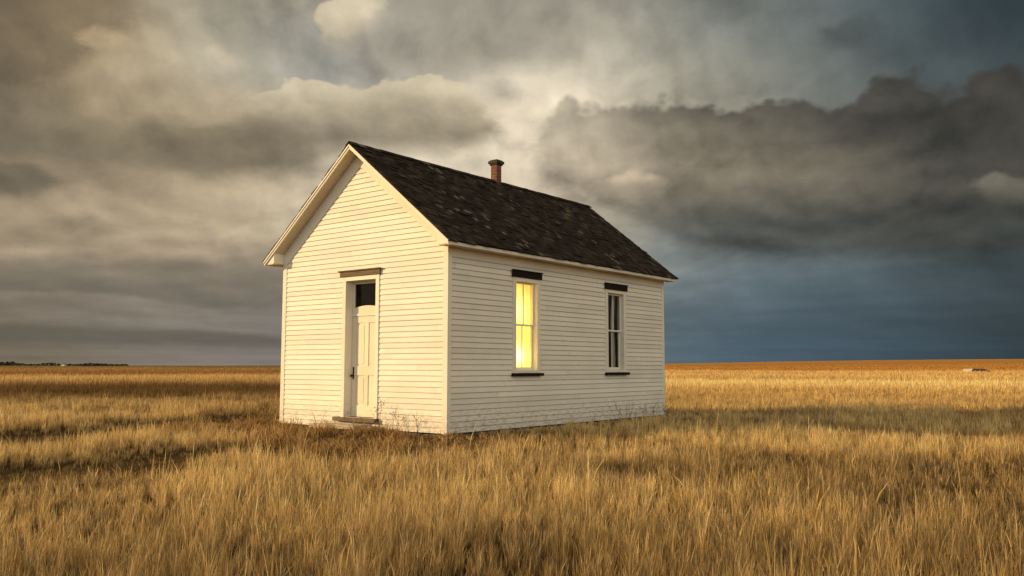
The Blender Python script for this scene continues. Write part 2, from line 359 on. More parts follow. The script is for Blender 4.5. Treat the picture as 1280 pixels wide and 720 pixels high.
def cloth(name, col, trans=.6):
    m, n, b, out = new_mat(name); n.nodes.remove(b); co = objco(n); x, y, z = sep(n, co)
    f = noise(n, combine(n, x * 30, y * 30, z * 1.5), 1.0, 4, .5)
    c = mix(n, f.step(.3, .7) * .35, col, tuple(v * .72 for v in col))
    df = n.nodes.new('ShaderNodeBsdfDiffuse'); tl = n.nodes.new('ShaderNodeBsdfTranslucent')
    link(n, c, df.inputs[0]); link(n, c, tl.inputs[0])
    ms = n.nodes.new('ShaderNodeMixShader'); ms.inputs[0].default_value = trans
    n.links.new(df.outputs[0], ms.inputs[1]); n.links.new(tl.outputs[0], ms.inputs[2]); n.links.new(ms.outputs[0], out.inputs[0]); return m
M['lit_curtain'] = cloth('lamp_lit_curtain', (.96, .89, .52), .75)
M['curtain'] = cloth('faded_curtain', (.66, .63, .56), .25)
def plain(name, col, rough=.8, metal=0.0, sc=8):
    m, n, b, _ = new_mat(name); co = objco(n)
    link(n, mix(n, noise(n, co, sc, 4).step(.3, .7), tuple(v * .75 for v in col), tuple(v * 1.2 for v in col)), b.inputs['Base Color'])
    b.inputs['Roughness'].default_value = rough; b.inputs['Metallic'].default_value = metal; return m
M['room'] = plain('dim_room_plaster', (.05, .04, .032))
M['light_box'] = plain('hidden_light_box', (.75, .6, .3))
M['iron'] = plain('dark_iron', (.035, .025, .02), .45, .8)
M['stone'] = plain('pale_step_stone', (.46, .39, .29), .9, 0, 5)
M['field_stone'] = plain('field_stone', (.16, .125, .09), .95, 0, 4)
M['weed'] = plain('dry_dark_weed', (.055, .036, .022), .9)
M['weed_tan'] = plain('dry_rusty_weed', (.20, .10, .045), .9)

# ------------------------------------------------------------------ mesh helpers
class MB:
    def __init__(s): s.v, s.f = [], []
    def poly(s, pts, faces):
        o = len(s.v); s.v += [tuple(p) for p in pts]; s.f += [tuple(i + o for i in f) for f in faces]; return s
    def box(s, x0, x1, y0, y1, z0, z1, rot=None):
        p = [Vector((x, y, z)) for z in (z0, z1) for y in (y0, y1) for x in (x0, x1)]
        if rot is not None:
            c = Vector(((x0 + x1) / 2, (y0 + y1) / 2, (z0 + z1) / 2)); p = [rot @ (q - c) + c for q in p]
        return s.poly(p, [(0, 2, 3, 1), (4, 5, 7, 6), (0, 1, 5, 4), (2, 6, 7, 3), (0, 4, 6, 2), (1, 3, 7, 5)])
    def prism(s, pts, d):     # pts: planar polygon, extruded by vector d
        n = len(pts); d = Vector(d); q = [Vector(p) for p in pts] + [Vector(p) + d for p in pts]
        return s.poly(q, [tuple(range(n))[::-1], tuple(range(n, 2 * n))] + [(i, (i + 1) % n, (i + 1) % n + n, i + n) for i in range(n)])
    def tube(s, pts, rads, k=6, cap=True):
        o = len(s.v); pts = [Vector(p) for p in pts]
        for i, p in enumerate(pts):
            t = (pts[min(i + 1, len(pts) - 1)] - pts[max(i - 1, 0)]).normalized()
            a = t.orthogonal().normalized(); b = t.cross(a)
            for j in range(k):
                th = 2 * math.pi * j / k; s.v.append(tuple(p + (a * math.cos(th) + b * math.sin(th)) * rads[i]))
        for i in range(len(pts) - 1):
            for j in range(k): s.f.append((o + i * k + j, o + i * k + (j + 1) % k, o + (i + 1) * k + (j + 1) % k, o + (i + 1) * k + j))
        if cap: s.f.append(tuple(o + j for j in range(k))[::-1]); s.f.append(tuple(o + (len(pts) - 1) * k + j for j in range(k)))
        return s
    def build(s, name, mat, parent=None, bev=0.0, smooth=False):
        me = bpy.data.meshes.new(name); me.from_pydata(s.v, [], s.f)
        bm = bmesh.new(); bm.from_mesh(me); bmesh.ops.recalc_face_normals(bm, faces=bm.faces); bm.to_mesh(me); bm.free()
        me.materials.append(mat); o = bpy.data.objects.new(name, me); COL.objects.link(o)
        if parent is not None: o.parent = parent
        if smooth: me.polygons.foreach_set('use_smooth', [True] * len(me.polygons))
        if bev:
            md = o.modifiers.new('Bevel', 'BEVEL'); md.width = bev; md.segments = 2; md.limit_method = 'ANGLE'; md.angle_limit = R(40)
        return o
def empty(name, loc=(0, 0, 0), rz=0, parent=None):
    o = bpy.data.objects.new(name, None); COL.objects.link(o); o.location = loc; o.rotation_euler = (0, 0, rz); o.empty_display_size = .3
    if parent is not None: o.parent = parent
    return o
def tag(o, label=None, cat=None, group=None, kind=None):
    if label: o['label'] = label
    if cat: o['category'] = cat
    if group: o['group'] = group
    if kind: o['kind'] = kind
    return o

# ------------------------------------------------------------------ the schoolhouse (local: x right along the front, y back along the side)
H = empty('schoolhouse', (CX, CY, 0), -YAW)
tag(H, 'small white clapboard one-room schoolhouse with dark shingled gable roof standing alone in the grass', 'house')
XC = -W / 2
SL = (ZR - ZE) / (W / 2 + OS)                   # roof slope
ANG = math.atan(SL)
def roof_z(x): return ZR - SL * abs(x - XC)      # top of shingles
ROOF_T = .055                                    # vertical thickness of deck and shingles
def under(x): return roof_z(x) - ROOF_T - .10
EXPO = .1015

def clapboards(name, to3, span, ztop, openings, limits=None, seed=0):
    """to3(s, off, z) -> point; span (s0, s1); openings list of (s0, s1, z0, z1)"""
    rnd = random.Random(seed); mb = MB(); z = 0.0; k = 0
    while z < ztop - .001:
        z1 = min(z + EXPO, ztop)
        cuts = sorted({z, z1} | {q for o in openings for q in (o[2], o[3]) if z + .002 < q < z1 - .002})
        tilt = rnd.uniform(-.0015, .0015); dz = rnd.uniform(-.0022, .0022)
        joints = sorted(rnd.uniform(*span) for _ in range(rnd.choice((1, 1, 2, 2))))
        for c0, c1 in zip(cuts[:-1], cuts[1:]):
            segs = [(span[0], span[1])]
            for o in openings:
                if o[2] < c1 - .001 and o[3] > c0 + .001:
                    segs = [q for s in segs for q in ((s[0], min(s[1], o[0])), (max(s[0], o[1]), s[1])) if q[1] - q[0] > .004]
            for j in joints:
                segs = [q for s in segs for q in (((s[0], j - .0018), (j + .0018, s[1])) if s[0] + .05 < j < s[1] - .05 else (s,))]
            for s0, s1 in segs:
                lo0, hi0, lo1, hi1 = s0, s1, s0, s1
                if limits:
                    a0, b0 = limits(c0); a1, b1 = limits(c1)
                    lo0, hi0, lo1, hi1 = max(s0, a0), min(s1, b0), max(s0, a1), min(s1, b1)
                    if hi0 - lo0 < .01: continue
                    if hi1 < lo1: hi1 = lo1 = (hi1 + lo1) / 2
                def off(zz): return .021 - .016 * (zz - z) / EXPO
                n = max(1, int((hi0 - lo0) / .8)); pts = []
                for i in range(n + 1):
                    t = i / n; wv = .0014 * math.sin(3.1 * (lo0 + (hi0 - lo0) * t) + k * 1.7)
                    sb, stp = lo0 + (hi0 - lo0) * t, lo1 + (hi1 - lo1) * t
                    pts += [to3(sb, .002, c0 + (dz + wv if c0 == z else 0)), to3(sb, off(c0) + tilt, c0 + (dz + wv if c0 == z else 0)), to3(stp, off(c1), c1 + .004)]
                fs = []
                for i in range(n):
                    p = i * 3; fs += [(p, p + 3, p + 4, p + 1), (p + 1, p + 4, p + 5, p + 2)]
                mb.poly(pts, fs)
        z += EXPO; k += 1
    return mb
def sheathing(mb, to3, span, ztop, openings, off, gable=None):
    xs = sorted({span[0], span[1]} | {q for o in openings for q in o[:2]}); zs = sorted({0.0, ztop} | {q for o in openings for q in o[2:]})
    for x0, x1 in zip(xs[:-1], xs[1:]):
        for z0, z1 in zip(zs[:-1], zs[1:]):
            if any(o[0] < (x0 + x1) / 2 < o[1] and o[2] < (z0 + z1) / 2 < o[3] for o in openings): continue
            mb.poly([to3(x0, off, z0), to3(x1, off, z0), to3(x1, off, z1), to3(x0, off, z1)], [(0, 1, 2, 3)])
    if gable: mb.poly([to3(span[0], off, ztop), to3(span[1], off, ztop), to3(XC, off, gable)], [(0, 1, 2)])
ZS = ZE - .088                         # underside of the boxed eaves
DOOR = (-2.70, -1.83, .20, 2.86)                # opening on the front, x range
WIN = [(1.945, 2.645, 1.10, 2.865), (5.330, 6.030, 1.10, 2.865)]   # openings on the right side, y range
front = lambda s, o, z: (s, -o, z)
back = lambda s, o, z: (s, L + o, z)
right = lambda s, o, z: (o, s, z)
left = lambda s, o, z: (-W - o, s, z)
def gable_lim(z):
    if z <= under(0): return (-W, 0)
    h = (ZR - ROOF_T - .10 - z) / SL
    return (XC - h, XC + h)
def wall(to3, span, ztop, ops, seed, gable=False):
    mb = clapboards('wall', to3, span, ztop, ops, gable_lim if gable else None, seed)
    sheathing(mb, to3, span, ZS + .02 if gable else ztop, ops, 0.0, ZR - .16 if gable else None)
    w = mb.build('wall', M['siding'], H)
    # deal with normals: boards face outward whatever the solver thinks
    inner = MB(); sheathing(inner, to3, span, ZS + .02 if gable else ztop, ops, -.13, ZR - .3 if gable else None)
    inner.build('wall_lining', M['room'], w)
    return w
wf = wall(front, (-W + .001, -.001), ZR - .12, [DOOR], 1, True)
wr = wall(right, (.001, L - .001), ZS + .02, WIN, 2)
wl = wall(left, (.001, L - .001), ZS + .02, [(a0, a1, z0, z1) for a0, a1, z0, z1 in WIN], 3)
wb = wall(back, (-W + .001, -.001), ZR - .12, [], 4, True)
mb = MB(); mb.box(-W + .14, -.14, .14, L - .14, -.02, .06); mb.build('floorboards', M['room'], H)
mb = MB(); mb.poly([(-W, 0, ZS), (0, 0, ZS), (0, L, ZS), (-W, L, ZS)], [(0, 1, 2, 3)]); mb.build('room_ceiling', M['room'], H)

# corner boards (each an L of two boards)
for sx, x in ((1, 0.0), (-1, -W)):
    for sy, y in ((-1, 0.0), (1, L)):
        mb = MB(); t, wd = .026, .095
        xa, xb = sorted((x - sx * wd, x + sx * t)); ya, yb = sorted((y + sy * .001, y + sy * t))
        mb.box(xa, xb, ya, yb, -.015, ZS - .004)
        xa, xb = sorted((x + sx * .001, x + sx * t)); ya, yb = sorted((y - sy * wd * .8, y))
        mb.box(xa, xb, ya, yb, -.015, ZS - .004)
        mb.build('corner_board', M['trim'], H, .004)
# water table hidden by grass, stone footing
mb = MB(); rnd = random.Random(3)
for (to3, ln, s0) in ((front, W, -W), (right, L, 0), (left, L, 0), (back, W, -W)):
    s = s0
    while s < s0 + ln - .05:
        w_ = min(rnd.uniform(.22, .5), s0 + ln - s); h = rnd.uniform(-.02, 0)
        p0 = to3(s + .01, -.16, -.42); p1 = to3(s + w_ - .01, -.03 + rnd.uniform(-.02, .02), -.012 + h)
        xa, xb = sorted((p0[0], p1[0])); ya, yb = sorted((p0[1], p1[1])); mb.box(xa, xb, ya, yb, -.42, -.012 + h); s += w_
mb.build('foundation', M['field_stone'], H, .02)

# ---- roof
y0, y1 = -OF, L + OB
roof = MB(); rnd = random.Random(11)
nx = Vector((math.sin(ANG), 0, math.cos(ANG)))
for sgn in (1, -1):
    slope_len = (W / 2 + OS) / math.cos(ANG)
    dn = Vector((sgn * math.cos(ANG), 0, -math.sin(ANG))); nr = Vector((sgn * math.sin(ANG), 0, math.cos(ANG)))
    apex = Vector((XC, 0, ZR - .030))
    def P(d, y, h): return apex + dn * d + nr * h + Vector((0, y, 0))
    # deck
    e0 = .03
    roof.poly([P(e0, y0 + .012, -.004), P(slope_len - .02, y0 + .012, -.004), P(slope_len - .02, y1 - .012, -.004), P(e0, y1 - .012, -.004),
               P(e0, y0 + .012, -.03), P(slope_len - .02, y0 + .012, -.03), P(slope_len - .02, y1 - .012, -.03), P(e0, y1 - .012, -.03)],
              [(0, 1, 2, 3), (7, 6, 5, 4), (0, 4, 5, 1), (1, 5, 6, 2), (2, 6, 7, 3), (3, 7, 4, 0)])
    CO = .127; nrow = int(slope_len / CO) + 1
    for r_ in range(nrow + 1):
        dbot = slope_len + .015 - r_ * CO; dtop = max(.0, dbot - CO * 1.9)
        if dbot < .04: break
        y = y0 - rnd.uniform(0, .02)
        while y < y1:
            w_ = rnd.uniform(.075, .19); yb = min(y + w_, y1 + rnd.uniform(0, .015))
            if yb - y < .03: break
            j = rnd.uniform(-.012, .014) + (rnd.uniform(.01, .035) if rnd.random() < .10 else 0); lift = rnd.uniform(.006, .014) + (rnd.uniform(.008, .022) if rnd.random() < .13 else 0)
            if rnd.random() < .012: y = yb; continue
            sk = rnd.uniform(-.006, .006)
            g = .0025; th = .009
            a_, b_, c_, d_ = (dtop, y + g, .0005), (dbot + j, y + g + sk, lift), (dbot + j + rnd.uniform(-.006, .006), yb - g + sk, lift + rnd.uniform(-.003, .003)), (dtop, yb - g, .0005)
            top_ = [P(q[0], q[1], q[2] + th) for q in (a_, b_, c_, d_)]; bot_ = [P(q[0], q[1], q[2]) for q in (a_, b_, c_, d_)]
            roof.poly(top_ + bot_, [(0, 1, 2, 3), (0, 4, 5, 1), (1, 5, 6, 2), (2, 6, 7, 3)])
            y = yb
RO = roof.build('roof', M['shingle'], H)
mb = MB(); yy = y0 - .01
while yy < y1:
    w_ = .2; yb = min(yy + w_, y1 + .01); lift = rnd.uniform(.0, .01)
    for sgn in (1, -1):
        dn = Vector((sgn * math.cos(ANG), 0, -math.sin(ANG))); nr = Vector((sgn * math.sin(ANG), 0, math.cos(ANG)))
        ap = Vector((XC, 0, ZR + .004))
        q = [ap + Vector((0, yy, 0)), ap + dn * .12 + Vector((0, yy + .002, 0)), ap + dn * .12 + Vector((0, yb - .003, 0)), ap + Vector((0, yb - .003, 0))]
        mb.poly([p + nr * (lift + .010) for p in q] + [p + nr * lift for p in q], [(0, 1, 2, 3), (7, 6, 5, 4), (0, 4, 5, 1), (1, 5, 6, 2), (2, 6, 7, 3), (3, 7, 4, 0)])
    yy = yb
mb.build('ridge_cap', M['shingle'], RO)

# chimney on the ridge
cyy = 4.21
mb = MB(); mb.box(XC - .09, XC + .09, cyy - .09, cyy + .09, ZR - .35, ZR + .40)
ch = mb.build('chimney', M['brick'], RO, .008)
mb = MB(); mb.box(XC - .115, XC + .115, cyy - .115, cyy + .115, ZR + .37, ZR + .405); mb.box(XC - .14, XC + .14, cyy - .14, cyy + .14, ZR + .407, ZR + .475)
mb.box(XC - .11, XC + .11, cyy - .11, cyy + .11, ZR + .477, ZR + .50)
mb.build('chimney_cap', M['soot'], RO, .018)

# rake boards, rake soffits and friezes
def rake_strip(name, yA, yB, dz0, dz1, mat, xin=0.0, bev=.003, extra=OS, cut=True):
    """board parallel to the roof slope: vertical drop dz0..dz1 below the shingle top, between y=yA..yB"""
    for sgn in (1, -1):
        xe = XC + sgn * (W / 2 + extra); mb = MB()
        zt, zb = lambda x: roof_z(x) - dz0, lambda x: roof_z(x) - dz1
        xs = XC + sgn * xin
        pts = [(xs, yA, zt(xs)), (xe, yA, zt(xe)), (xe, yA, zb(xe)), (xs, yA, zb(xs))]
        mb.prism(pts, (0, yB - yA, 0)); mb.build(name, mat, H, bev)
for ya, yb, yw, s in ((y0 + .006, y0 + .034, 0.0, -1), (y1 - .034, y1 - .006, L, 1)):
    rake_strip('rake_board', ya, yb, .046, .135, M['trim'], extra=OS - .035)
    o1, o2 = (ya - .018, ya - .001) if s < 0 else (yb + .001, yb + .018)
    rake_strip('rake_moulding', o1, o2, .042, .085, M['trim'], extra=OS - .03)
    a_, b_ = (yb + .001, yw - .001) if s < 0 else (yw + .001, ya - .001)
    rake_strip('soffit', a_, b_, .105, .122, M['soffit'], extra=OS - .035)
    a_, b_ = (yw - .030, yw - .001) if s < 0 else (yw + .001, yw + .030)
    rake_strip('frieze_board', a_, b_, .124, .43, M['trim'], extra=.026)
# boxed eaves on both sides
for sgn, xw in ((1, 0.0), (-1, -W)):
    xo = xw + sgn * OS
    def bx(m_, xa, xb, ya, yb, za, zb): xa, xb = sorted((xa, xb)); m_.box(xa, xb, ya, yb, za, zb)
    mb = MB(); bx(mb, xo - sgn * .050, xo - sgn * .024, y0 + .036, y1 - .036, ZS - .008, ZE - .036); mb.build('fascia', M['trim'], H, .003)
    mb = MB(); bx(mb, xw + sgn * .0285, xo - sgn * .052, y0 + .036, y1 - .036, ZS, ZS + .018); mb.build('soffit', M['soffit'], H)
    mb = MB(); bx(mb, xw + sgn * .001, xw + sgn * .0275, .03, L - .03, ZS - .15, ZS - .001); mb.build('frieze_board', M['trim'], H, .003)
    for yy0, yy1 in ((y0 + .036, -.001), (L + .001, y1 - .036)):          # closed ends of the eave box
        mb = MB(); xs_ = [xw + sgn * .001, xo - sgn * .053]
        mb.prism([(xs_[0], yy0, ZS + .019), (xs_[1], yy0, ZS + .019), (xs_[1], yy0, roof_z(xs_[1]) - .124), (xs_[0], yy0, roof_z(xs_[0]) - .124)], (0, yy1 - yy0, 0))
        mb.build('eave_return', M['trim'], H)

# ---- windows
def make_window(op, side, lit):
    s0, s1, z0, z1 = op
    to = right if side > 0 else left
    def B(m_, sa, sb, oa, ob_, za, zb):
        p, q = to(sa, oa, za), to(sb, ob_, zb)
        m_.box(min(p[0], q[0]), max(p[0], q[0]), min(p[1], q[1]), max(p[1], q[1]), za, zb)
    mb = MB(); cw = .095
    B(mb, s0 - cw, s0 + .008, .002, .032, z0 - .045, z1 + .065); B(mb, s1 - .008, s1 + cw, .002, .032, z0 - .045, z1 + .065)
    B(mb, s0 + .009, s1 - .009, .002, .032, z1 - .008, z1 + .065); B(mb, s0 + .009, s1 - .009, .002, .030, z0 - .045, z0 + .012)
    # jamb linings
    B(mb, s0 - .012, s0 + .009, -.15, .001, z0 - .01, z1 + .01); B(mb, s1 - .009, s1 + .012, -.15, .001, z0 - .01, z1 + .01)
    B(mb, s0 + .010, s1 - .010, -.15, .001, z1 - .010, z1 + .012); B(mb, s0 + .010, s1 - .010, -.15, .001, z0 - .012, z0 + .014)
    win = mb.build('window', M['trim'], H, .003)
    mb = MB(); B(mb, s0 - cw - .045, s1 + cw + .03, .0335, .062, z1 + .068, z1 + .19); B(mb, s0 - cw - .055, s1 + cw + .04, .034, .082, z1 + .192, z1 + .212)
    mb.build('lintel', M['dark_wood'], win, .004)
    mb = MB(); B(mb, s0 - cw - .045, s1 + cw + .035, .022, .10, z0 - .105, z0 - .047); mb.build('sill', M['dark_wood'], win, .005)
    zm = (z0 + z1) / 2 + .02; st = .042; sm = (s0 + s1) / 2; a_, b_ = s0 + .0095, s1 - .0095
    for nm, oo, za, zb in (('sash', -.052, zm - .018, z1 - .0105), ('sash', -.086, z0 + .0145, zm + .018)):
        mb = MB(); o1, o2 = oo - .030, oo
        B(mb, a_, a_ + st, o1, o2, za, zb); B(mb, b_ - st, b_, o1, o2, za, zb)
        B(mb, a_ + st, b_ - st, o1 + .001, o2 - .001, za, za + st * (.85 if oo > -.06 else 1.3)); B(mb, a_ + st, b_ - st, o1 + .001, o2 - .001, zb - st * .9, zb)
        B(mb, sm - .011, sm + .011, o1 + .003, o2 - .003, za + .03, zb - .03)
        sa = mb.build(nm, M['trim'], win, .003)
        mb = MB(); om = (o1 + o2) / 2
        mb.poly([to(a_ + st * .5, om, za + .02), to(b_ - st * .5, om, za + .02), to(b_ - st * .5, om, zb - .02), to(a_ + st * .5, om, zb - .02)], [(0, 1, 2, 3)])
        mb.build('pane', M['glass'], win)
    mb = MB()
    def drape(sa, sb, off, za, zb, folds, amp, pinch=0.0, side_=0):
        nS, nZ = 40, 14; pts = []
        for i in range(nZ + 1):
            z = za + (zb - za) * i / nZ
            for j in range(nS + 1):
                t = j / nS; k = pinch * math.sin(math.pi * i / nZ) * (1 if side_ else 0)
                s = sa + (sb - sa) * t + side_ * k
                pts.append(to(s, off + amp * math.sin(t * folds * 2 * math.pi + .6 * math.sin(i * .5)), z))
        mb.poly(pts, [(i * (nS + 1) + j, i * (nS + 1) + j + 1, (i + 1) * (nS + 1) + j + 1, (i + 1) * (nS + 1) + j) for i in range(nZ) for j in range(nS)])
    if lit:
        drape(s0 - .02, s1 + .10, -.20, z0 - .05, z1 + .05, 5, .012)
        cu = mb.build('curtain', M['lit_curtain'], win, smooth=True)
        tag(cu, 'yellow curtain glowing from a lamp behind it')
        mb = MB(); sA, sB, oA, oB, zA, zB = s0 - .06, s1 + .18, -.70, -.16, z0 - .10, z1 + .08
        c8 = [to(s, o, z) for z in (zA, zB) for o in (oA, oB) for s in (sA, sB)]
        mb.poly(c8, [(0, 1, 3, 2), (4, 5, 7, 6), (0, 1, 5, 4), (0, 2, 6, 4), (1, 3, 7, 5)])
        mb.build('hidden_light_box', M['light_box'], win)  # unseen closed box added to keep the lamp light off the other windows
        for zz, pw in ((z0 + .30, 12.0), (z0 + 1.20, 13.5)):
            ld = bpy.data.lights.new('lamp_light', 'POINT'); ld.energy = pw; ld.color = (1.0, .765, .36); ld.shadow_soft_size = .05
            lo = bpy.data.objects.new('lamp_light', ld); COL.objects.link(lo); lo.parent = win; lo.location = to((s0 + s1) / 2 + .06, -.36 if zz < z0 + .6 else -.52, zz)
    else:
        drape(s0 + .02, s0 + .13, -.22, z0, z1, 2, .012, .02, 1)
        drape(s1 - .13, s1 + .02, -.22, z0, z1, 2, .012, .05, -1)
        mb.build('curtain', M['curtain'], win, smooth=True)
    return win
w = make_window(WIN[0], 1, True); tag(w, 'tall sash window glowing yellow from inside')
w = make_window(WIN[1], 1, False); tag(w, 'tall dark sash window with narrow pale curtains')
for o_ in WIN: make_window(o_, -1, False)

# ---- door
x0, x1, z0, z1 = DOOR
mb = MB(); cw = .085
mb.box(x0 - cw, x0 + .008, -.034, -.002, z0 - .05, z1 + .075); mb.box(x1 - .008, x1 + cw, -.034, -.002, z0 - .05, z1 + .075)
mb.box(x0 + .009, x1 - .009, -.034, -.002, z1 - .006, z1 + .075)
mb.box(x0 - .012, x0 + .010, -.001, .20, z0, z1 + .01); mb.box(x1 - .010, x1 + .012, -.001, .20, z0, z1 + .01); mb.box(x0 + .011, x1 - .011, -.001, .20, z1 - .012, z1 + .012)
mb.box(x0 + .011, x1 - .011, .135, .20, 2.165, 2.215)
fr = mb.build('door_frame', M['trim'], H, .003)
mb = MB(); mb.box(x0 - cw - .06, x1 + cw + .04, -.064, -.0355, z1 + .078, z1 + .175); mb.box(x0 - cw - .085, x1 + cw + .06, -.095, -.030, z1 + .177, z1 + .20)
mb.build('lintel', M['grey_wood'], fr, .004)
mb = MB(); mb.box(x0 - cw - .13, x1 + cw + .03, -.13, .19, z0 - .075, z0 - .004); mb.build('door_sill', M['grey_wood'], fr, .006)
DY = .150; mb = MB(); dl, dr, db, dt = x0 + .014, x1 - .014, z0 + .004, 2.160; th = .04
stl = .115; midx = (dl + dr) / 2
rails = [(db, db + .22), (db + .80, db + .98), (dt - .13, dt)]
mb.box(dl, dl + stl, DY, DY + th, db, dt); mb.box(dr - stl, dr, DY, DY + th, db, dt)
for za, zb in rails: mb.box(dl + stl, dr - stl, DY + .0005, DY + th - .0005, za, zb)
for za, zb in ((rails[0][1], rails[1][0]), (rails[1][1], rails[2][0])):
    mb.box(midx - .05, midx + .05, DY + .0007, DY + th - .0007, za, zb)
    for xa, xb in ((dl + stl, midx - .05), (midx + .05, dr - stl)):
        mb.box(xa - .002, xb + .002, DY + .017, DY + .030, za - .002, zb + .002)
        mb.box(xa + .035, xb - .035, DY + .009, DY + .019, za + .04, zb - .04)
door = mb.build('door', M['door'], H, .004)
mb = MB(); kx = dl + .055
mb.box(kx - .02, kx + .02, DY - .006, DY - .0005, .93, 1.17); mb.build('lock_plate', M['iron'], door, .002)
mb = MB(); pr_ = [(0, .012), (.02, .010), (.03, .022), (.045, .028), (.058, .024), (.064, .004)]
mb.tube([(kx, DY - .006 - a_, 1.0) for a_, b_ in pr_], [b_ for a_, b_ in pr_], 12); mb.build('doorknob', M['iron'], door, smooth=True)
# transom over the door: white frame, dark glass, blind with a curved top covering its lower part
mb = MB(); ta, tb = 2.216, z1 - .013
mb.box(dl, dl + .05, .150, .185, ta, tb); mb.box(dr - .05, dr, .150, .185, ta, tb); mb.box(dl + .05, dr - .05, .151, .184, tb - .045, tb)
arch = [(dl + .05, .151, ta)] + [(dr - .05, .151, ta)] + [(dr - .05 - (dr - dl - .10) * i / 12, .151, ta + .085 + .07 * math.sin(math.pi * (i / 12) * .75 + .35)) for i in range(13)]
mb.prism(arch, (0, .033, 0)); tr_ = mb.build('transom', M['door'], H, .002)
mb = MB(); mb.poly([(dl + .02, .17, ta + .02), (dr - .02, .17, ta + .02), (dr - .02, .17, tb - .02), (dl + .02, .17, tb - .02)], [(0, 1, 2, 3)]); mb.build('pane', M['glass'], tr_)
mb = MB(); mb.box(-W + .135, -.135, .9, .92, .07, ZS - .01); mb.build('vestibule_wall', plain('brown_vestibule', (.09, .045, .028)), H)

# ------------------------------------------------------------------ terrain
def vnoise(x, y, seed=0, octaves=4, rough=.5):
    x = np.asarray(x, float); y = np.asarray(y, float); tot = np.zeros_like(x); amp = 1.0; norm = 0.0
    for o in range(octaves):
        xi, yi = np.floor(x), np.floor(y); fx, fy = x - xi, y - yi
        fx, fy = fx * fx * (3 - 2 * fx), fy * fy * (3 - 2 * fy)
        def h(a, b):
            n = (a.astype(np.int64) * 374761393 + b.astype(np.int64) * 668265263 + (seed + o * 17) * 2147483647) & 0xFFFFFFFF
            n = ((n ^ (n >> 13)) * 1274126177) & 0xFFFFFFFF
            return ((n ^ (n >> 16)) & 0xFFFF) / 65535.0
        v = (h(xi, yi) * (1 - fx) + h(xi + 1, yi) * fx) * (1 - fy) + (h(xi, yi + 1) * (1 - fx) + h(xi + 1, yi + 1) * fx) * fy
        tot += v * amp; norm += amp; amp *= rough; x, y = x * 2.03 + 13.7, y * 2.03 + 7.1
    return tot / norm
def sstep(x, a, b):
    t = np.clip((x - a) / (b - a), 0, 1); return t * t * (3 - 2 * t)
def to_house(x, y):
    X, Y = x - CX, y - CY; c, s = math.cos(YAW), math.sin(YAW)
    return X * c - Y * s, X * s + Y * c
def house_dist(x, y):
    a_, b_ = to_house(x, y)
    dx_ = np.maximum(np.maximum(-W - a_, a_), 0); dy_ = np.maximum(np.maximum(-b_, b_ - L), 0)
    return np.where((a_ > -W) & (a_ < 0) & (b_ > 0) & (b_ < L), 0.0, np.hypot(dx_, dy_))
BANDS = [  # worn strips of low dark growth in the grass (photo columns, rows on the ground), half width in metres, strength
    ([(-260, 552), (0, 541), (105, 531), (225, 521), (330, 514)], 1.7, 1.0),
    ([(-260, 592), (0, 579), (80, 573), (185, 568), (235, 556), (285, 556), (355, 549), (420, 555)], 1.35, 1.0),
    ([(430, 566), (520, 556), (640, 560), (740, 553)], .30, .6),
    ([(1000, 566), (1120, 572), (1300, 578)], .5, .5),
    ([(990, 585), (1070, 580), (1150, 581), (1210, 590)], .35, .8),
]
BP = [([tuple(ground_at(px, py, .05))[:2] for px, py in pts], hw, st) for pts, hw, st in BANDS]
def band_mask(x, y):
    m_ = np.zeros_like(x)
    wob = (vnoise(x * .55, y * .9, 5, 4) - .5) * 2.2
    for pts, hw, st in BP:
        best = np.full_like(x, 1e9)
        for (ax, ay), (bx_, by_) in zip(pts[:-1], pts[1:]):
            vx, vy = bx_ - ax, by_ - ay; t = np.clip(((x - ax) * vx + (y - ay) * vy) / (vx * vx + vy * vy), 0, 1)
            best = np.minimum(best, np.hypot(x - ax - vx * t, y - ay - vy * t))
        m_ = np.maximum(m_, st * (1 - sstep(best + wob * hw, hw * .55, hw * 1.35)))
    return m_
def terrain(x, y):
    x = np.asarray(x, float); y = np.asarray(y, float)
    d = np.hypot(x, y); az = np.degrees(np.arctan2(x, y))
    hd = house_dist(x, y)
    z = -.155 + .10 * (1 - sstep(hd, .4, 2.2)) + (vnoise(x * .35, y * .35, 1, 4) - .5) * .22 * sstep(hd, .2, 3) + (vnoise(x * 1.7, y * 1.7, 2, 3) - .5) * (.07 + .16 * (1 - sstep(hd, 1.5, 4))) * sstep(hd, .05, .8)
    z = z + (vnoise(x * .03, y * .03, 9, 3) - .5) * 1.1 * sstep(d, 45, 140)
    z = z - band_mask(x, y) * .07 * sstep(hd, .3, 1.2)
    hill = sstep(d, 260, 1500) * (13.5 * sstep(az, -8, 34) + 1.2 + (vnoise(x * .0016, y * .0016, 4, 3) - .5) * 8)
    return z + hill
rad = np.concatenate([np.linspace(.0, 30, 170)[1:], np.geomspace(30.3, 9000, 130)])
naz = 720; th = np.linspace(0, 2 * np.pi, naz, endpoint=False)
RR, TT = np.meshgrid(rad, th, indexing='ij')
X, Y = RR * np.sin(TT), RR * np.cos(TT); Z = terrain(X, Y)
verts = np.concatenate([[[0, 0, float(terrain(np.array([0.]), np.array([0.]))[0])]], np.stack([X, Y, Z], -1).reshape(-1, 3)])
i = np.arange(len(rad) - 1)[:, None] * naz + 1; j = np.arange(naz)[None, :]; j2 = (j + 1) % naz
quads = np.stack([i + j, i + naz + j, i + naz + j2, i + j2], -1).reshape(-1, 4)
tris = np.stack([np.zeros(naz, int), 1 + np.arange(naz), 1 + (np.arange(naz) + 1) % naz], -1)
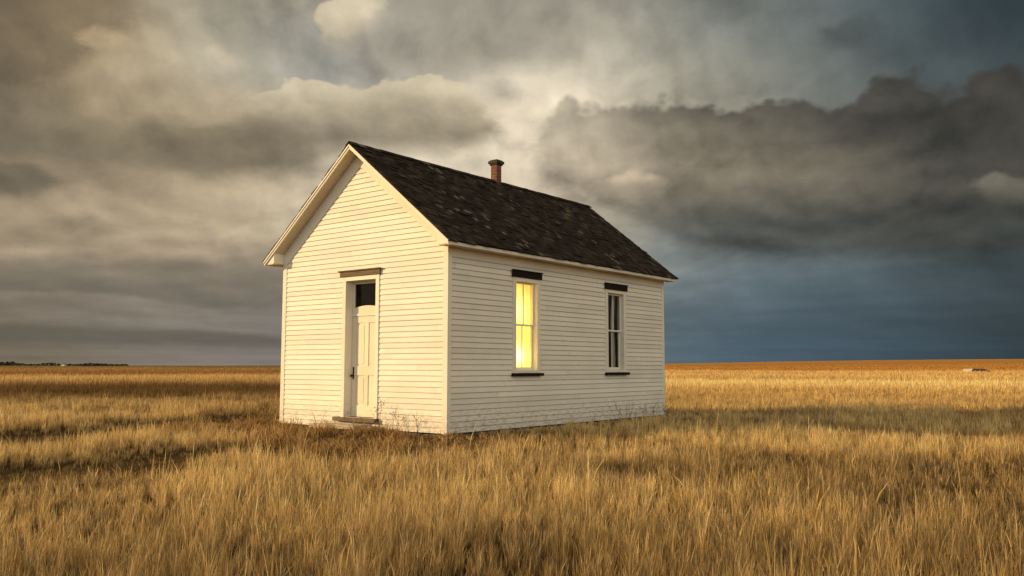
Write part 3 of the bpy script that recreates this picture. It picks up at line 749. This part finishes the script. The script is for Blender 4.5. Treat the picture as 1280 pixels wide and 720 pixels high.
def np_mesh(name, verts, quads, tris, mat, colors=None, smooth=True):
    me = bpy.data.meshes.new(name); me.vertices.add(len(verts)); me.vertices.foreach_set('co', np.ascontiguousarray(verts, dtype=np.float32).ravel())
    nq, n3 = len(quads), len(tris); me.loops.add(nq * 4 + n3 * 3); me.polygons.add(nq + n3)
    li = np.concatenate([np.asarray(quads).ravel(), np.asarray(tris).ravel()]).astype(np.int32); me.loops.foreach_set('vertex_index', li)
    ls = np.concatenate([np.arange(nq) * 4, nq * 4 + np.arange(n3) * 3]).astype(np.int32); me.polygons.foreach_set('loop_start', ls)
    me.polygons.foreach_set('use_smooth', np.full(nq + n3, smooth))
    me.update(calc_edges=True); me.materials.append(mat)
    if colors is not None:
        at = me.color_attributes.new('tint', 'BYTE_COLOR', 'POINT')
        at.data.foreach_set('color', np.concatenate([colors, np.ones((len(colors), 1))], 1).astype(np.float32).ravel())
    o = bpy.data.objects.new(name, me); COL.objects.link(o); return o

# field colours by distance, left and right of the house (albedo)
def dist(py): return 1431.0 / (py - 458.0)
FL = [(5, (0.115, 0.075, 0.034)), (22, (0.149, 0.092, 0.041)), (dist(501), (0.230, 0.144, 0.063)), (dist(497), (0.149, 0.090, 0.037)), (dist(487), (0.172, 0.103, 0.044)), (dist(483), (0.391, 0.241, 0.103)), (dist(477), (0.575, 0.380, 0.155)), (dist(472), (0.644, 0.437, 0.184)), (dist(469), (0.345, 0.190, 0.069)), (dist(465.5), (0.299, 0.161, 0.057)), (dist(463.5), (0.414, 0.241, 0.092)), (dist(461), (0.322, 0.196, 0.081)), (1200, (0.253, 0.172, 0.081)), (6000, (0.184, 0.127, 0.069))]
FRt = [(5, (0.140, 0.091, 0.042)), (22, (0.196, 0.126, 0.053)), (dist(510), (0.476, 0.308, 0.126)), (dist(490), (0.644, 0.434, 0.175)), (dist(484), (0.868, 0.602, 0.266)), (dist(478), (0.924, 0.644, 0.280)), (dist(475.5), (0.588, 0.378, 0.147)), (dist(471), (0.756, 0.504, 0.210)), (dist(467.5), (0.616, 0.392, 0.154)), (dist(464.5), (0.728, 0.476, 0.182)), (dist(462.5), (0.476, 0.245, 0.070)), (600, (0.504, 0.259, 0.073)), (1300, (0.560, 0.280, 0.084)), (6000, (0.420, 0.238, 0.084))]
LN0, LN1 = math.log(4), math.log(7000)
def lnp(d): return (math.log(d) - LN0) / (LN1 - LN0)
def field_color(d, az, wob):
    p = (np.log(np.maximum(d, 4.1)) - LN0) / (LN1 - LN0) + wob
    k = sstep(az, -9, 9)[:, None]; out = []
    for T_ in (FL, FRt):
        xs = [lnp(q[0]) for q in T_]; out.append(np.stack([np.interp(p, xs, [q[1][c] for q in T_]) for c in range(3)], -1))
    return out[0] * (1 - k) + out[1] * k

m, n, b, _ = new_mat('prairie_ground')
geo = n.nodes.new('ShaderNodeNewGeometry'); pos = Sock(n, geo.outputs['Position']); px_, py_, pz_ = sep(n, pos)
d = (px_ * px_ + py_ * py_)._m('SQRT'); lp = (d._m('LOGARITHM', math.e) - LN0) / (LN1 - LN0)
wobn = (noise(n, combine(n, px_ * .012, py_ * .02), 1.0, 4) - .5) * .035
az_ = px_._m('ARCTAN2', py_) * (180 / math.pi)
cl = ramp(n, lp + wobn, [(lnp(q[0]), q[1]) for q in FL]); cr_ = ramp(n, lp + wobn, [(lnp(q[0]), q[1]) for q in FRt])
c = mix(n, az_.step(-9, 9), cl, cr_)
var = noise(n, combine(n, px_ * .05, py_ * .25), 1.0, 8, .65); fine_ = noise(n, pos, 3.0, 8, .7)
g_ = .62 + var * .5 + (fine_ - .5) * .7
c = mix(n, 1.0, c, combine(n, g_, g_, g_), 'MULTIPLY')
red = noise(n, pos, .8, 4).step(.5, .7) * d.step(20, 30, .6, 0.0)
c = mix(n, red, c, (.26, .16, .08))
link(n, c, b.inputs['Base Color']); b.inputs['Roughness'].default_value = 1.0; b.inputs['Specular IOR Level'].default_value = 0.0
bk = n.nodes.new('ShaderNodeBump'); bk.inputs['Strength'].default_value = 1.0; bk.inputs['Distance'].default_value = .12
link(n, noise(n, pos, 6.0, 8, .75) + noise(n, pos, 1.1, 4, .6), bk.inputs['Height']); n.links.new(bk.outputs[0], b.inputs['Normal'])
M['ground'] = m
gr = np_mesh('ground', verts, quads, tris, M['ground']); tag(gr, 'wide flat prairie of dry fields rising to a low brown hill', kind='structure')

# ------------------------------------------------------------------ grass
m, n, b, out = new_mat('dry_prairie_grass'); n.nodes.remove(b)
va = n.nodes.new('ShaderNodeVertexColor'); va.layer_name = 'tint'
df = n.nodes.new('ShaderNodeBsdfDiffuse'); tl = n.nodes.new('ShaderNodeBsdfTranslucent')
n.links.new(va.outputs[0], df.inputs[0]); n.links.new(va.outputs[0], tl.inputs[0])
mx = n.nodes.new('ShaderNodeMixShader'); mx.inputs[0].default_value = .35
n.links.new(df.outputs[0], mx.inputs[1]); n.links.new(tl.outputs[0], mx.inputs[2]); n.links.new(mx.outputs[0], out.inputs[0]); M['grass'] = m

def blades(base, h, phi, lean, wid, psi, col, segs, stalk=None):
    """vectorised blades: returns verts, quads, tris, colours"""
    nb = len(h); ts = np.linspace(0, 1, segs + 1); V = []; C = []
    up = np.zeros((nb, 3)); up[:, 2] = 1
    dr = np.stack([np.cos(phi), np.sin(phi), np.zeros(nb)], -1); sd_ = np.stack([np.cos(psi), np.sin(psi), np.zeros(nb)], -1)
    for k, t in enumerate(ts):
        p = base + up * (h * t * (1 - .28 * lean * t))[:, None] + dr * (lean * h * t ** 1.9)[:, None]
        pw = np.full(nb, (1 - t) ** .6 * .9 + .1)
        if stalk is not None: pw = np.where(stalk, (.45 if t < .55 else (1.5 if t < .9 else .7)), pw)
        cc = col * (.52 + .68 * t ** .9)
        if k < segs:
            V += [p - sd_ * (wid * pw * .5)[:, None], p + sd_ * (wid * pw * .5)[:, None]]; C += [cc, cc]
        else: V.append(p); C.append(cc)
    nv = 2 * segs + 1; V = np.stack(V, 1).reshape(-1, 3); C = np.stack(C, 1).reshape(-1, 3); o = np.arange(nb)[:, None] * nv
    q = [o + np.array([[2 * k, 2 * k + 1, 2 * k + 3, 2 * k + 2]]) for k in range(segs - 1)]
    Q = np.stack(q, 1).reshape(-1, 4) if q else np.zeros((0, 4), int)
    return V, Q, (o + np.array([[2 * segs - 2, 2 * segs - 1, 2 * segs]])), np.clip(C, 0, 1)
def sample(r0, r1, dens, power, azlim=(-46, 46)):
    """positions with dens(r)=dens*(r0/r)^power blades per square metre"""
    rs = np.geomspace(r0, r1, 400); pdf = dens * (r0 / rs) ** power * rs * R(azlim[1] - azlim[0])
    cdf = np.concatenate([[0], np.cumsum((pdf[1:] + pdf[:-1]) / 2 * np.diff(rs))]); N = int(cdf[-1])
    r_ = np.interp(rng.random(N) * cdf[-1], cdf, rs); a_ = np.radians(rng.uniform(azlim[0], azlim[1], N))
    return r_ * np.sin(a_), r_ * np.cos(a_), r_
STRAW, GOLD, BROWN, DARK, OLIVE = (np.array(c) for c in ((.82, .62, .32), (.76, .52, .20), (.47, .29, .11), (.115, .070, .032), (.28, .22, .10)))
def grass_props(x, y):
    n1 = vnoise(x * .45, y * .45, 21, 4); n2 = vnoise(x * 1.6, y * 1.6, 22, 3); n3 = vnoise(x * .16, y * .28, 23, 3)
    bm_ = band_mask(x, y); hd = house_dist(x, y)
    fg = sstep(x + (n1 - .5) * 6, .8, 4.6) * (1 - sstep(y + (n1 - .5) * 9, 9.8, 13.2)) * 1.15 + (1 - sstep(np.hypot(x, y) + (n1 - .5) * 5, 5.6, 7.6)) * .85  # vignette and cloud shadow painted into blade colour, right and near foreground
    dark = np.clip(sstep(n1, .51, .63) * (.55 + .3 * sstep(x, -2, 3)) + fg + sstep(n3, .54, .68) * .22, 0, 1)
    a_, b_ = to_house(x, y)
    yard = (1 - sstep(hd + (n2 - .5) * 1.6, 1.5, 3.7)) * sstep(-b_, -1.6, .1) * (1 - sstep(a_, .8, 3.0))
    hgt = (.50 + .72 * n2 + .25 * (n3 - .5)) * (1 - .72 * bm_) * (1 - (.25 + .65 * sstep(n2, .42, .6)) * .8 * yard) * (1 - .42 * sstep(n1, .52, .66)) * (1 - .62 * (1 - sstep(hd, .4, 1.9)))
    return n1, n2, dark, bm_, yard, hgt, hd
def make_grass(name, label, r0, r1, dens, power, hmean, wfun, segs, far=False):
    x, y, r_ = sample(r0, r1, dens, power)
    if not far:   # gather blades into tufts
        cell = .17 if r0 < 10 else .24
        wx = x + (vnoise(x * .8, y * .8, 51, 2) - .5) * .5; wy = y + (vnoise(x * .8, y * .8, 52, 2) - .5) * .5
        gx, gy = (wx * .848 + wy * .53) / cell, (-wx * .53 + wy * .848) / cell
        ix, iy = np.floor(gx), np.floor(gy); best = np.full(len(x), 9e9); bx_, by_, tuft, hx = (np.zeros(len(x)) for _ in range(4))
        for ox in (-1, 0, 1):
            for oy in (-1, 0, 1):
                cx_, cy_ = ix + ox, iy + oy
                h1 = (np.sin(cx_ * 12.9898 + cy_ * 78.233) * 43758.5453) % 1.0; h2 = (np.sin(cx_ * 39.346 + cy_ * 11.135) * 24634.6345) % 1.0; h3 = (np.sin(cx_ * 73.156 + cy_ * 52.235) * 9631.317) % 1.0
                dd = np.hypot(cx_ + h1 - gx, cy_ + h2 - gy) * (.8 + .4 * h3); m_ = dd < best
                best = np.where(m_, dd, best); bx_ = np.where(m_, cx_ + h1 - gx, bx_); by_ = np.where(m_, cy_ + h2 - gy, by_); tuft = np.where(m_, h3, tuft); hx = np.where(m_, h1, hx)
        ddx, ddy = -(bx_ * .848 - by_ * .53) * cell, -(bx_ * .53 + by_ * .848) * cell      # from the tuft's centre to the blade
        x, y = x - ddx * .38, y - ddy * .38; out_phi = np.arctan2(ddy, ddx); out_r = np.clip(np.hypot(ddx, ddy) / cell, 0, 1)
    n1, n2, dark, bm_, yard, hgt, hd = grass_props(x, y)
    keep = (hd > .03) & (rng.random(len(x)) > bm_ * .55) & (rng.random(len(x)) > yard * .3)
    x, y, r_, n1, n2, dark, bm_, yard, hgt = (q[keep] for q in (x, y, r_, n1, n2, dark, bm_, yard, hgt)); N = len(x)
    z = terrain(x, y) - .01
    h = hmean * hgt * rng.lognormal(0, .33, N)
    wind = R(8); phi = np.where(rng.random(N) < .45, wind + rng.normal(0, .7, N), rng.uniform(0, 2 * np.pi, N))
    lean = np.clip(rng.gamma(2.0, .095, N), .02, .9)
    if not far: phi = np.where(rng.random(N) < .4, out_phi[keep], phi); h = h * (.75 + .5 * tuft[keep]) * (1 - .35 * out_r[keep])
    wid = wfun(r_) * rng.uniform(.6, 1.4, N)
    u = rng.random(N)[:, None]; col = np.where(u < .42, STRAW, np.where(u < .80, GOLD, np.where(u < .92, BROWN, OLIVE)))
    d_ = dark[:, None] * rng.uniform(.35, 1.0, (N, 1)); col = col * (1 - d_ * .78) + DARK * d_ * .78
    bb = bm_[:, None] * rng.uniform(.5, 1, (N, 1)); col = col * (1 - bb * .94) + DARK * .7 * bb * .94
    yy_ = yard[:, None] * rng.uniform(0, 1, (N, 1)); col = col * (1 - yy_ * .85) + np.where(rng.random((N, 1)) < .5, np.array((.52, .31, .125)), np.array((.20, .115, .05))) * yy_ * .85
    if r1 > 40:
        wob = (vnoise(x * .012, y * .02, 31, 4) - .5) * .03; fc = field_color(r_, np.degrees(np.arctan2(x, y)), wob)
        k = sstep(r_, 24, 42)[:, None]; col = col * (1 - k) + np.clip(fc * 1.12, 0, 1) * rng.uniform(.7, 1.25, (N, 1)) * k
    col = col * rng.uniform(.66, 1.26, (N, 1))
    if not far: tt = tuft[keep][:, None]; col = col * (.70 + .60 * tt); col = np.where((hx[keep][:, None] > .80) & (rng.random((N, 1)) < .7), col * .55 + BROWN * .18, col)
    stalk = rng.random(N) < .22; h = np.where(stalk, h * 1.25, h)
    V, Q, T3, C = blades(np.stack([x, y, z], -1), h, phi, lean, wid, rng.uniform(0, np.pi, N), col, segs, stalk if segs >= 3 else None)
    o = np_mesh(name, V, Q, T3, M['grass'], C, False); tag(o, label, kind='stuff'); return N
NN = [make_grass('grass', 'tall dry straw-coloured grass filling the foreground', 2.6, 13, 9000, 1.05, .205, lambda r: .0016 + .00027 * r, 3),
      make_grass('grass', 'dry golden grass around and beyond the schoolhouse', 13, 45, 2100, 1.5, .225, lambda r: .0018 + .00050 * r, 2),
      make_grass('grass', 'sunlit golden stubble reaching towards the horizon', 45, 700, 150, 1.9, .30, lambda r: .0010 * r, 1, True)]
# trampled rusty weeds and dead leaves on the bare ground before the door
N = 60000
lx = rng.uniform(-W - 2.6, 2.6, N); ly = rng.uniform(-4.0, .2, N); c_, s_ = math.cos(YAW), math.sin(YAW)
x, y = CX + lx * c_ + ly * s_, CY - lx * s_ + ly * c_
_, n2, _, _, yard, _, hd = grass_props(x, y); lum = vnoise(x * 2.6, y * 2.6, 61, 3)
k_ = (yard > .25) & (hd > .03) & (rng.random(N) < yard * (.12 + .9 * sstep(lum, .44, .62))); x, y, lum, hd = x[k_], y[k_], lum[k_], hd[k_]; N = len(x)
col = np.where(rng.random((N, 1)) < .55, np.array((.44, .26, .105)), np.where(rng.random((N, 1)) < .6, np.array((.64, .44, .20)), np.array((.14, .08, .035)))) * rng.uniform(.55, 1.25, (N, 1))
hh = (.015 + .15 * sstep(lum, .44, .68)) * rng.lognormal(0, .4, N) * (1 - .45 * (1 - sstep(hd, .05, .5)))
V, Q, T3, C = blades(np.stack([x, y, terrain(x, y) - .005], -1), hh, rng.uniform(0, 6.28, N), rng.uniform(.1, 1.3, N), rng.uniform(.006, .022, N), rng.uniform(0, 3.14, N), col, 3)
tag(np_mesh('ground_cover', V, Q, T3, M['grass'], C, False), 'trampled rusty dead weeds on the bare ground before the door', kind='stuff')
print('blades', NN)

# ------------------------------------------------------------------ small things around the house
def hw(lx, ly, z=0.0):
    c, sn = math.cos(YAW), math.sin(YAW)
    return Vector((CX + lx * c + ly * sn, CY - lx * sn + ly * c, z))
def tz(p): return float(terrain(np.array([p.x]), np.array([p.y]))[0])
rnd = random.Random(21)
# stone slab below the door sill, propped on two rubble stones
ds = empty('doorstep', hw(-2.30, -.36, -.16), -YAW); tag(ds, 'pale worn stone slab lying on rubble below the door sill', 'doorstep')
def rough_block(x0, x1, y0, y1, z0, z1, amp, tilt=0.0):
    bm = bmesh.new(); bmesh.ops.create_cube(bm, size=1.0); bmesh.ops.subdivide_edges(bm, edges=bm.edges[:], cuts=5, use_grid_fill=True)
    m_ = MB()
    for v in bm.verts:
        p = Vector(((x0 + x1) / 2 + v.co.x * (x1 - x0), (y0 + y1) / 2 + v.co.y * (y1 - y0), (z0 + z1) / 2 + v.co.z * (z1 - z0)))
        p += Vector((rnd.uniform(-1, 1), rnd.uniform(-1, 1), rnd.uniform(-.5, .5))) * amp; p.z += p.x * tilt; v.co = p
    bm.verts.index_update(); m_.poly([v.co[:] for v in bm.verts], [[v.index for v in f.verts] for f in bm.faces]); bm.free(); return m_
rough_block(-.74, .56, -.24, .20, .185, .258, .010, .015).build('slab', M['stone'], ds, .012)
for xa, xb, ya in ((-.70, -.36, -.2), (-.2, .06, -.12), (.36, .56, -.2)):
    rough_block(xa, xb, ya, ya + .30, -.06, .182, .018).build('rubble_stone', M['field_stone'], ds, .02)

def weed_mesh(seed, height, spread, leafy):
    r_ = random.Random(seed); m_ = MB()
    def twig(p, d, ln, rad, depth):
        pts = [p]; n_ = 5
        for k in range(n_):
            d = (d + Vector((r_.uniform(-.25, .25), r_.uniform(-.25, .25), r_.uniform(-.02, .14)))).normalized(); pts.append(pts[-1] + d * ln / n_)
        m_.tube(pts, [rad * (1 - .75 * k / n_) for k in range(n_ + 1)], 4)
        for k in range(2, n_ + 1):
            if depth < 2 and r_.random() < .6:
                twig(pts[k], (d + Vector((r_.uniform(-1, 1), r_.uniform(-1, 1), r_.uniform(0, .5)))).normalized(), ln * r_.uniform(.25, .45), rad * .55, depth + 1)
            if r_.random() < leafy:
                q = pts[k] + Vector((r_.uniform(-.02, .02), r_.uniform(-.02, .02), 0)); u_ = Vector((r_.uniform(-1, 1), r_.uniform(-1, 1), r_.uniform(-.6, .6))).normalized(); w_ = u_.orthogonal().normalized(); sz = r_.uniform(.008, .018)
                m_.poly([q, q + u_ * sz + w_ * sz * .4, q + u_ * sz * 2, q + u_ * sz - w_ * sz * .4], [(0, 1, 2, 3)])
    for k in range(r_.choice((2, 3, 3))):
        twig(Vector((r_.uniform(-.03, .03), r_.uniform(-.03, .03), 0)), Vector((r_.uniform(-spread, spread), r_.uniform(-spread, spread), 1)).normalized(), height * r_.uniform(.7, 1.1), .0036, 0)
    return m_
protos = []
def weed(lx, ly, k, label, group, sc=1.0):
    p = hw(lx, ly); p.z = tz(p) - .01
    if len(protos) <= k: protos.append([])
    if not protos[k]:
        spec = ((5, .42, .25, .30), (8, .36, .5, .45), (13, .50, .55, .45))[k]
        o = weed_mesh(*spec).build('dry_weed', M['weed'], None); protos[k] = o
    else: o = protos[k].copy(); COL.objects.link(o)
    o.location = p; o.rotation_euler = (0, 0, rnd.uniform(0, 6.28)); o.scale = (sc,) * 3
    tag(o, label, 'weed', group)
for k in range(3): protos.append([])
weed(-1.62, -.14, 0, 'thin dry weed stalk rising beside the right foot of the door frame', 'dry weeds along the front wall', 1.5)
for lx, sc in ((-1.05, 1.15), (-.80, .9), (-.55, 1.0)):
    weed(lx, -.16, 0, 'thin dry weed stalk against the front wall between the door and the corner', 'dry weeds along the front wall', sc)
weed(3.95, .16, 1, 'small lone dark weed at the foot of the side wall between the two windows', 'dry weeds along the side wall', .95)
for ly in (5.45, 5.75, 6.05, 6.30, 6.6, 6.85, 7.1, 7.35, 7.6, 7.8):
    weed(rnd.uniform(.12, .22), ly, 1 + (int(ly * 20) % 2), 'dark straggling dry weed at the foot of the side wall towards its far end', 'dry weeds along the side wall', rnd.uniform(.75, 1.15))

# ------------------------------------------------------------------ far away: farm sheds and trees
def hit(px, py):
    d = ray(px, py); ts = np.geomspace(60, 8000, 6000); x, y, z = d.x * ts, d.y * ts, EYE + d.z * ts
    k = np.argmax(z < terrain(x, y)); return Vector((float(x[k]), float(y[k]), float(terrain(x[k:k + 1], y[k:k + 1])[0])))
M['far_white'] = plain('far_white_boards', (.58, .52, .43)); M['far_roof'] = plain('far_grey_roof', (.22, .18, .15)); M['far_dark'] = plain('far_dark_boards', (.05, .035, .025)); M['leaf'] = plain('dark_foliage', (.035, .035, .022), .9, 0, .4)
def shed(p, w_, l_, h_, rz, wall_m, label):
    t = empty('farm_building', p, rz); tag(t, label, 'farm building')
    m_ = MB(); m_.prism([(-w_ / 2, -l_ / 2, -.5), (w_ / 2, -l_ / 2, -.5), (w_ / 2, -l_ / 2, h_), (0, -l_ / 2, h_ + w_ * .3), (-w_ / 2, -l_ / 2, h_)], (0, l_, 0)); m_.build('wall', wall_m, t)
    m_ = MB()
    for sg in (1, -1):
        q = [(sg * (w_ / 2 + .4), -l_ / 2 - .4, h_ - .2), (0, -l_ / 2 - .4, h_ + w_ * .3 + .06), (0, -l_ / 2 - .4, h_ + w_ * .3 + .26), (sg * (w_ / 2 + .4), -l_ / 2 - .4, h_)]
        m_.prism(q, (0, l_ + .8, 0))
    m_.build('roof', wall_m, t)
    m_ = MB(); m_.box(-1.2, 1.2, -l_ / 2 - .06, -l_ / 2 - .01, -.5, min(2.4, h_ * .85)); m_.build('door', M['far_dark'], t); return t
p = hit(1212, 464.6); sc = p.length / 700
shed(p, 2.6 * sc, 5.4 * sc, 1.0 * sc, R(52), M['far_white'], 'tiny white farm building on the brown hillside far to the right')
p = hit(1224.5, 464.8); sc = p.length / 700
shed(p, 3.2 * sc, 6.2 * sc, 1.0 * sc, R(80), M['far_dark'], 'low dark shed far to the right just beside the white farm building')
def tree(p, h_, w_, label, seed):
    t = empty('distant_tree', p); tag(t, label, 'tree'); r_ = random.Random(seed)
    m_ = MB(); m_.tube([(0, 0, -.3), (0, 0, h_ * .3), (.1, 0, h_ * .7)], [h_ * .04, h_ * .03, h_ * .012], 6); m_.build('trunk', M['far_dark'], t)
    m_ = MB()
    for k in range(260):
        a_ = r_.uniform(0, 6.28); zz = r_.random(); rr = w_ * .5 * math.sqrt(r_.random()) * (.45 + 1.1 * math.sin(math.pi * min(.98, zz * .85 + .12))) * .8
        q = Vector((rr * math.cos(a_), rr * math.sin(a_), h_ * (.18 + .80 * zz))); u_ = Vector((r_.gauss(0, 1), r_.gauss(0, 1), r_.gauss(0, 1))).normalized(); v_ = u_.orthogonal().normalized(); sz = h_ * r_.uniform(.04, .10)
        m_.poly([q - u_ * sz, q + v_ * sz * .8, q + u_ * sz, q - v_ * sz * .8], [(0, 1, 2, 3)])
    m_.build('crown', M['leaf'], t)
p = hit(1236, 465.6); sc = p.length / 700; tree(p, 2.3 * sc, 3.4 * sc, 'small dark bushy tree far to the right below the dark shed', 4)
# left horizon: a white farmstead in front of a dark wood
def far(px, d_):
    a_ = math.atan2(ray(px, 457).x, ray(px, 457).y); q = Vector((d_ * math.sin(a_), d_ * math.cos(a_), 0)); q.z = tz(q); return q
p = far(80, 1500); shed(p, 6, 10, 1.8, R(48), M['far_white'], 'tiny white farmstead far off on the left horizon before dark trees')
r_ = random.Random(6); m_ = MB()
for k in range(5200):
    px = r_.choice((r_.uniform(-160, 18), r_.uniform(-160, 135), r_.uniform(85, 160))); d_ = r_.uniform(1680, 1800); q = far(px, d_)
    hh = (7.5 if px < 18 else 4.5 + 1.5 * math.sin(px * .12) if px < 135 else 3.5) * (.88 + .12 * math.sin(px * .5 + 2 * math.sin(px * .23))); q.z += r_.random() * hh
    u_ = Vector((r_.gauss(0, 1), r_.gauss(0, 1), r_.gauss(0, .6))).normalized(); v_ = u_.orthogonal().normalized(); sz = r_.uniform(1.2, 2.8)
    m_.poly([q - u_ * sz, q + v_ * sz * .8, q + u_ * sz, q - v_ * sz * .8], [(0, 1, 2, 3)])
o = m_.build('tree_belt', M['leaf']); tag(o, 'dark belt of far trees along the left horizon', kind='stuff')

# ------------------------------------------------------------------ camera
cd = bpy.data.cameras.new('camera'); cam = bpy.data.objects.new('camera', cd); COL.objects.link(cam)
cd.sensor_width = 36; cd.lens = F / 1280 * 36; cd.clip_end = 20000; cd.clip_start = .05
cam.matrix_world = Matrix.Translation((0, 0, EYE)) @ Matrix.Rotation(math.pi / 2 + PITCH, 4, 'X') @ Matrix.Rotation(-ROLL, 4, 'Z')
S.camera = cam
S.view_settings.view_transform = 'Standard'; S.view_settings.look = 'None'; S.view_settings.exposure = 0
S.cycles.use_denoising = True; S.cycles.max_bounces = 8; S.cycles.transparent_max_bounces = 12; S.cycles.sample_clamp_indirect = 6
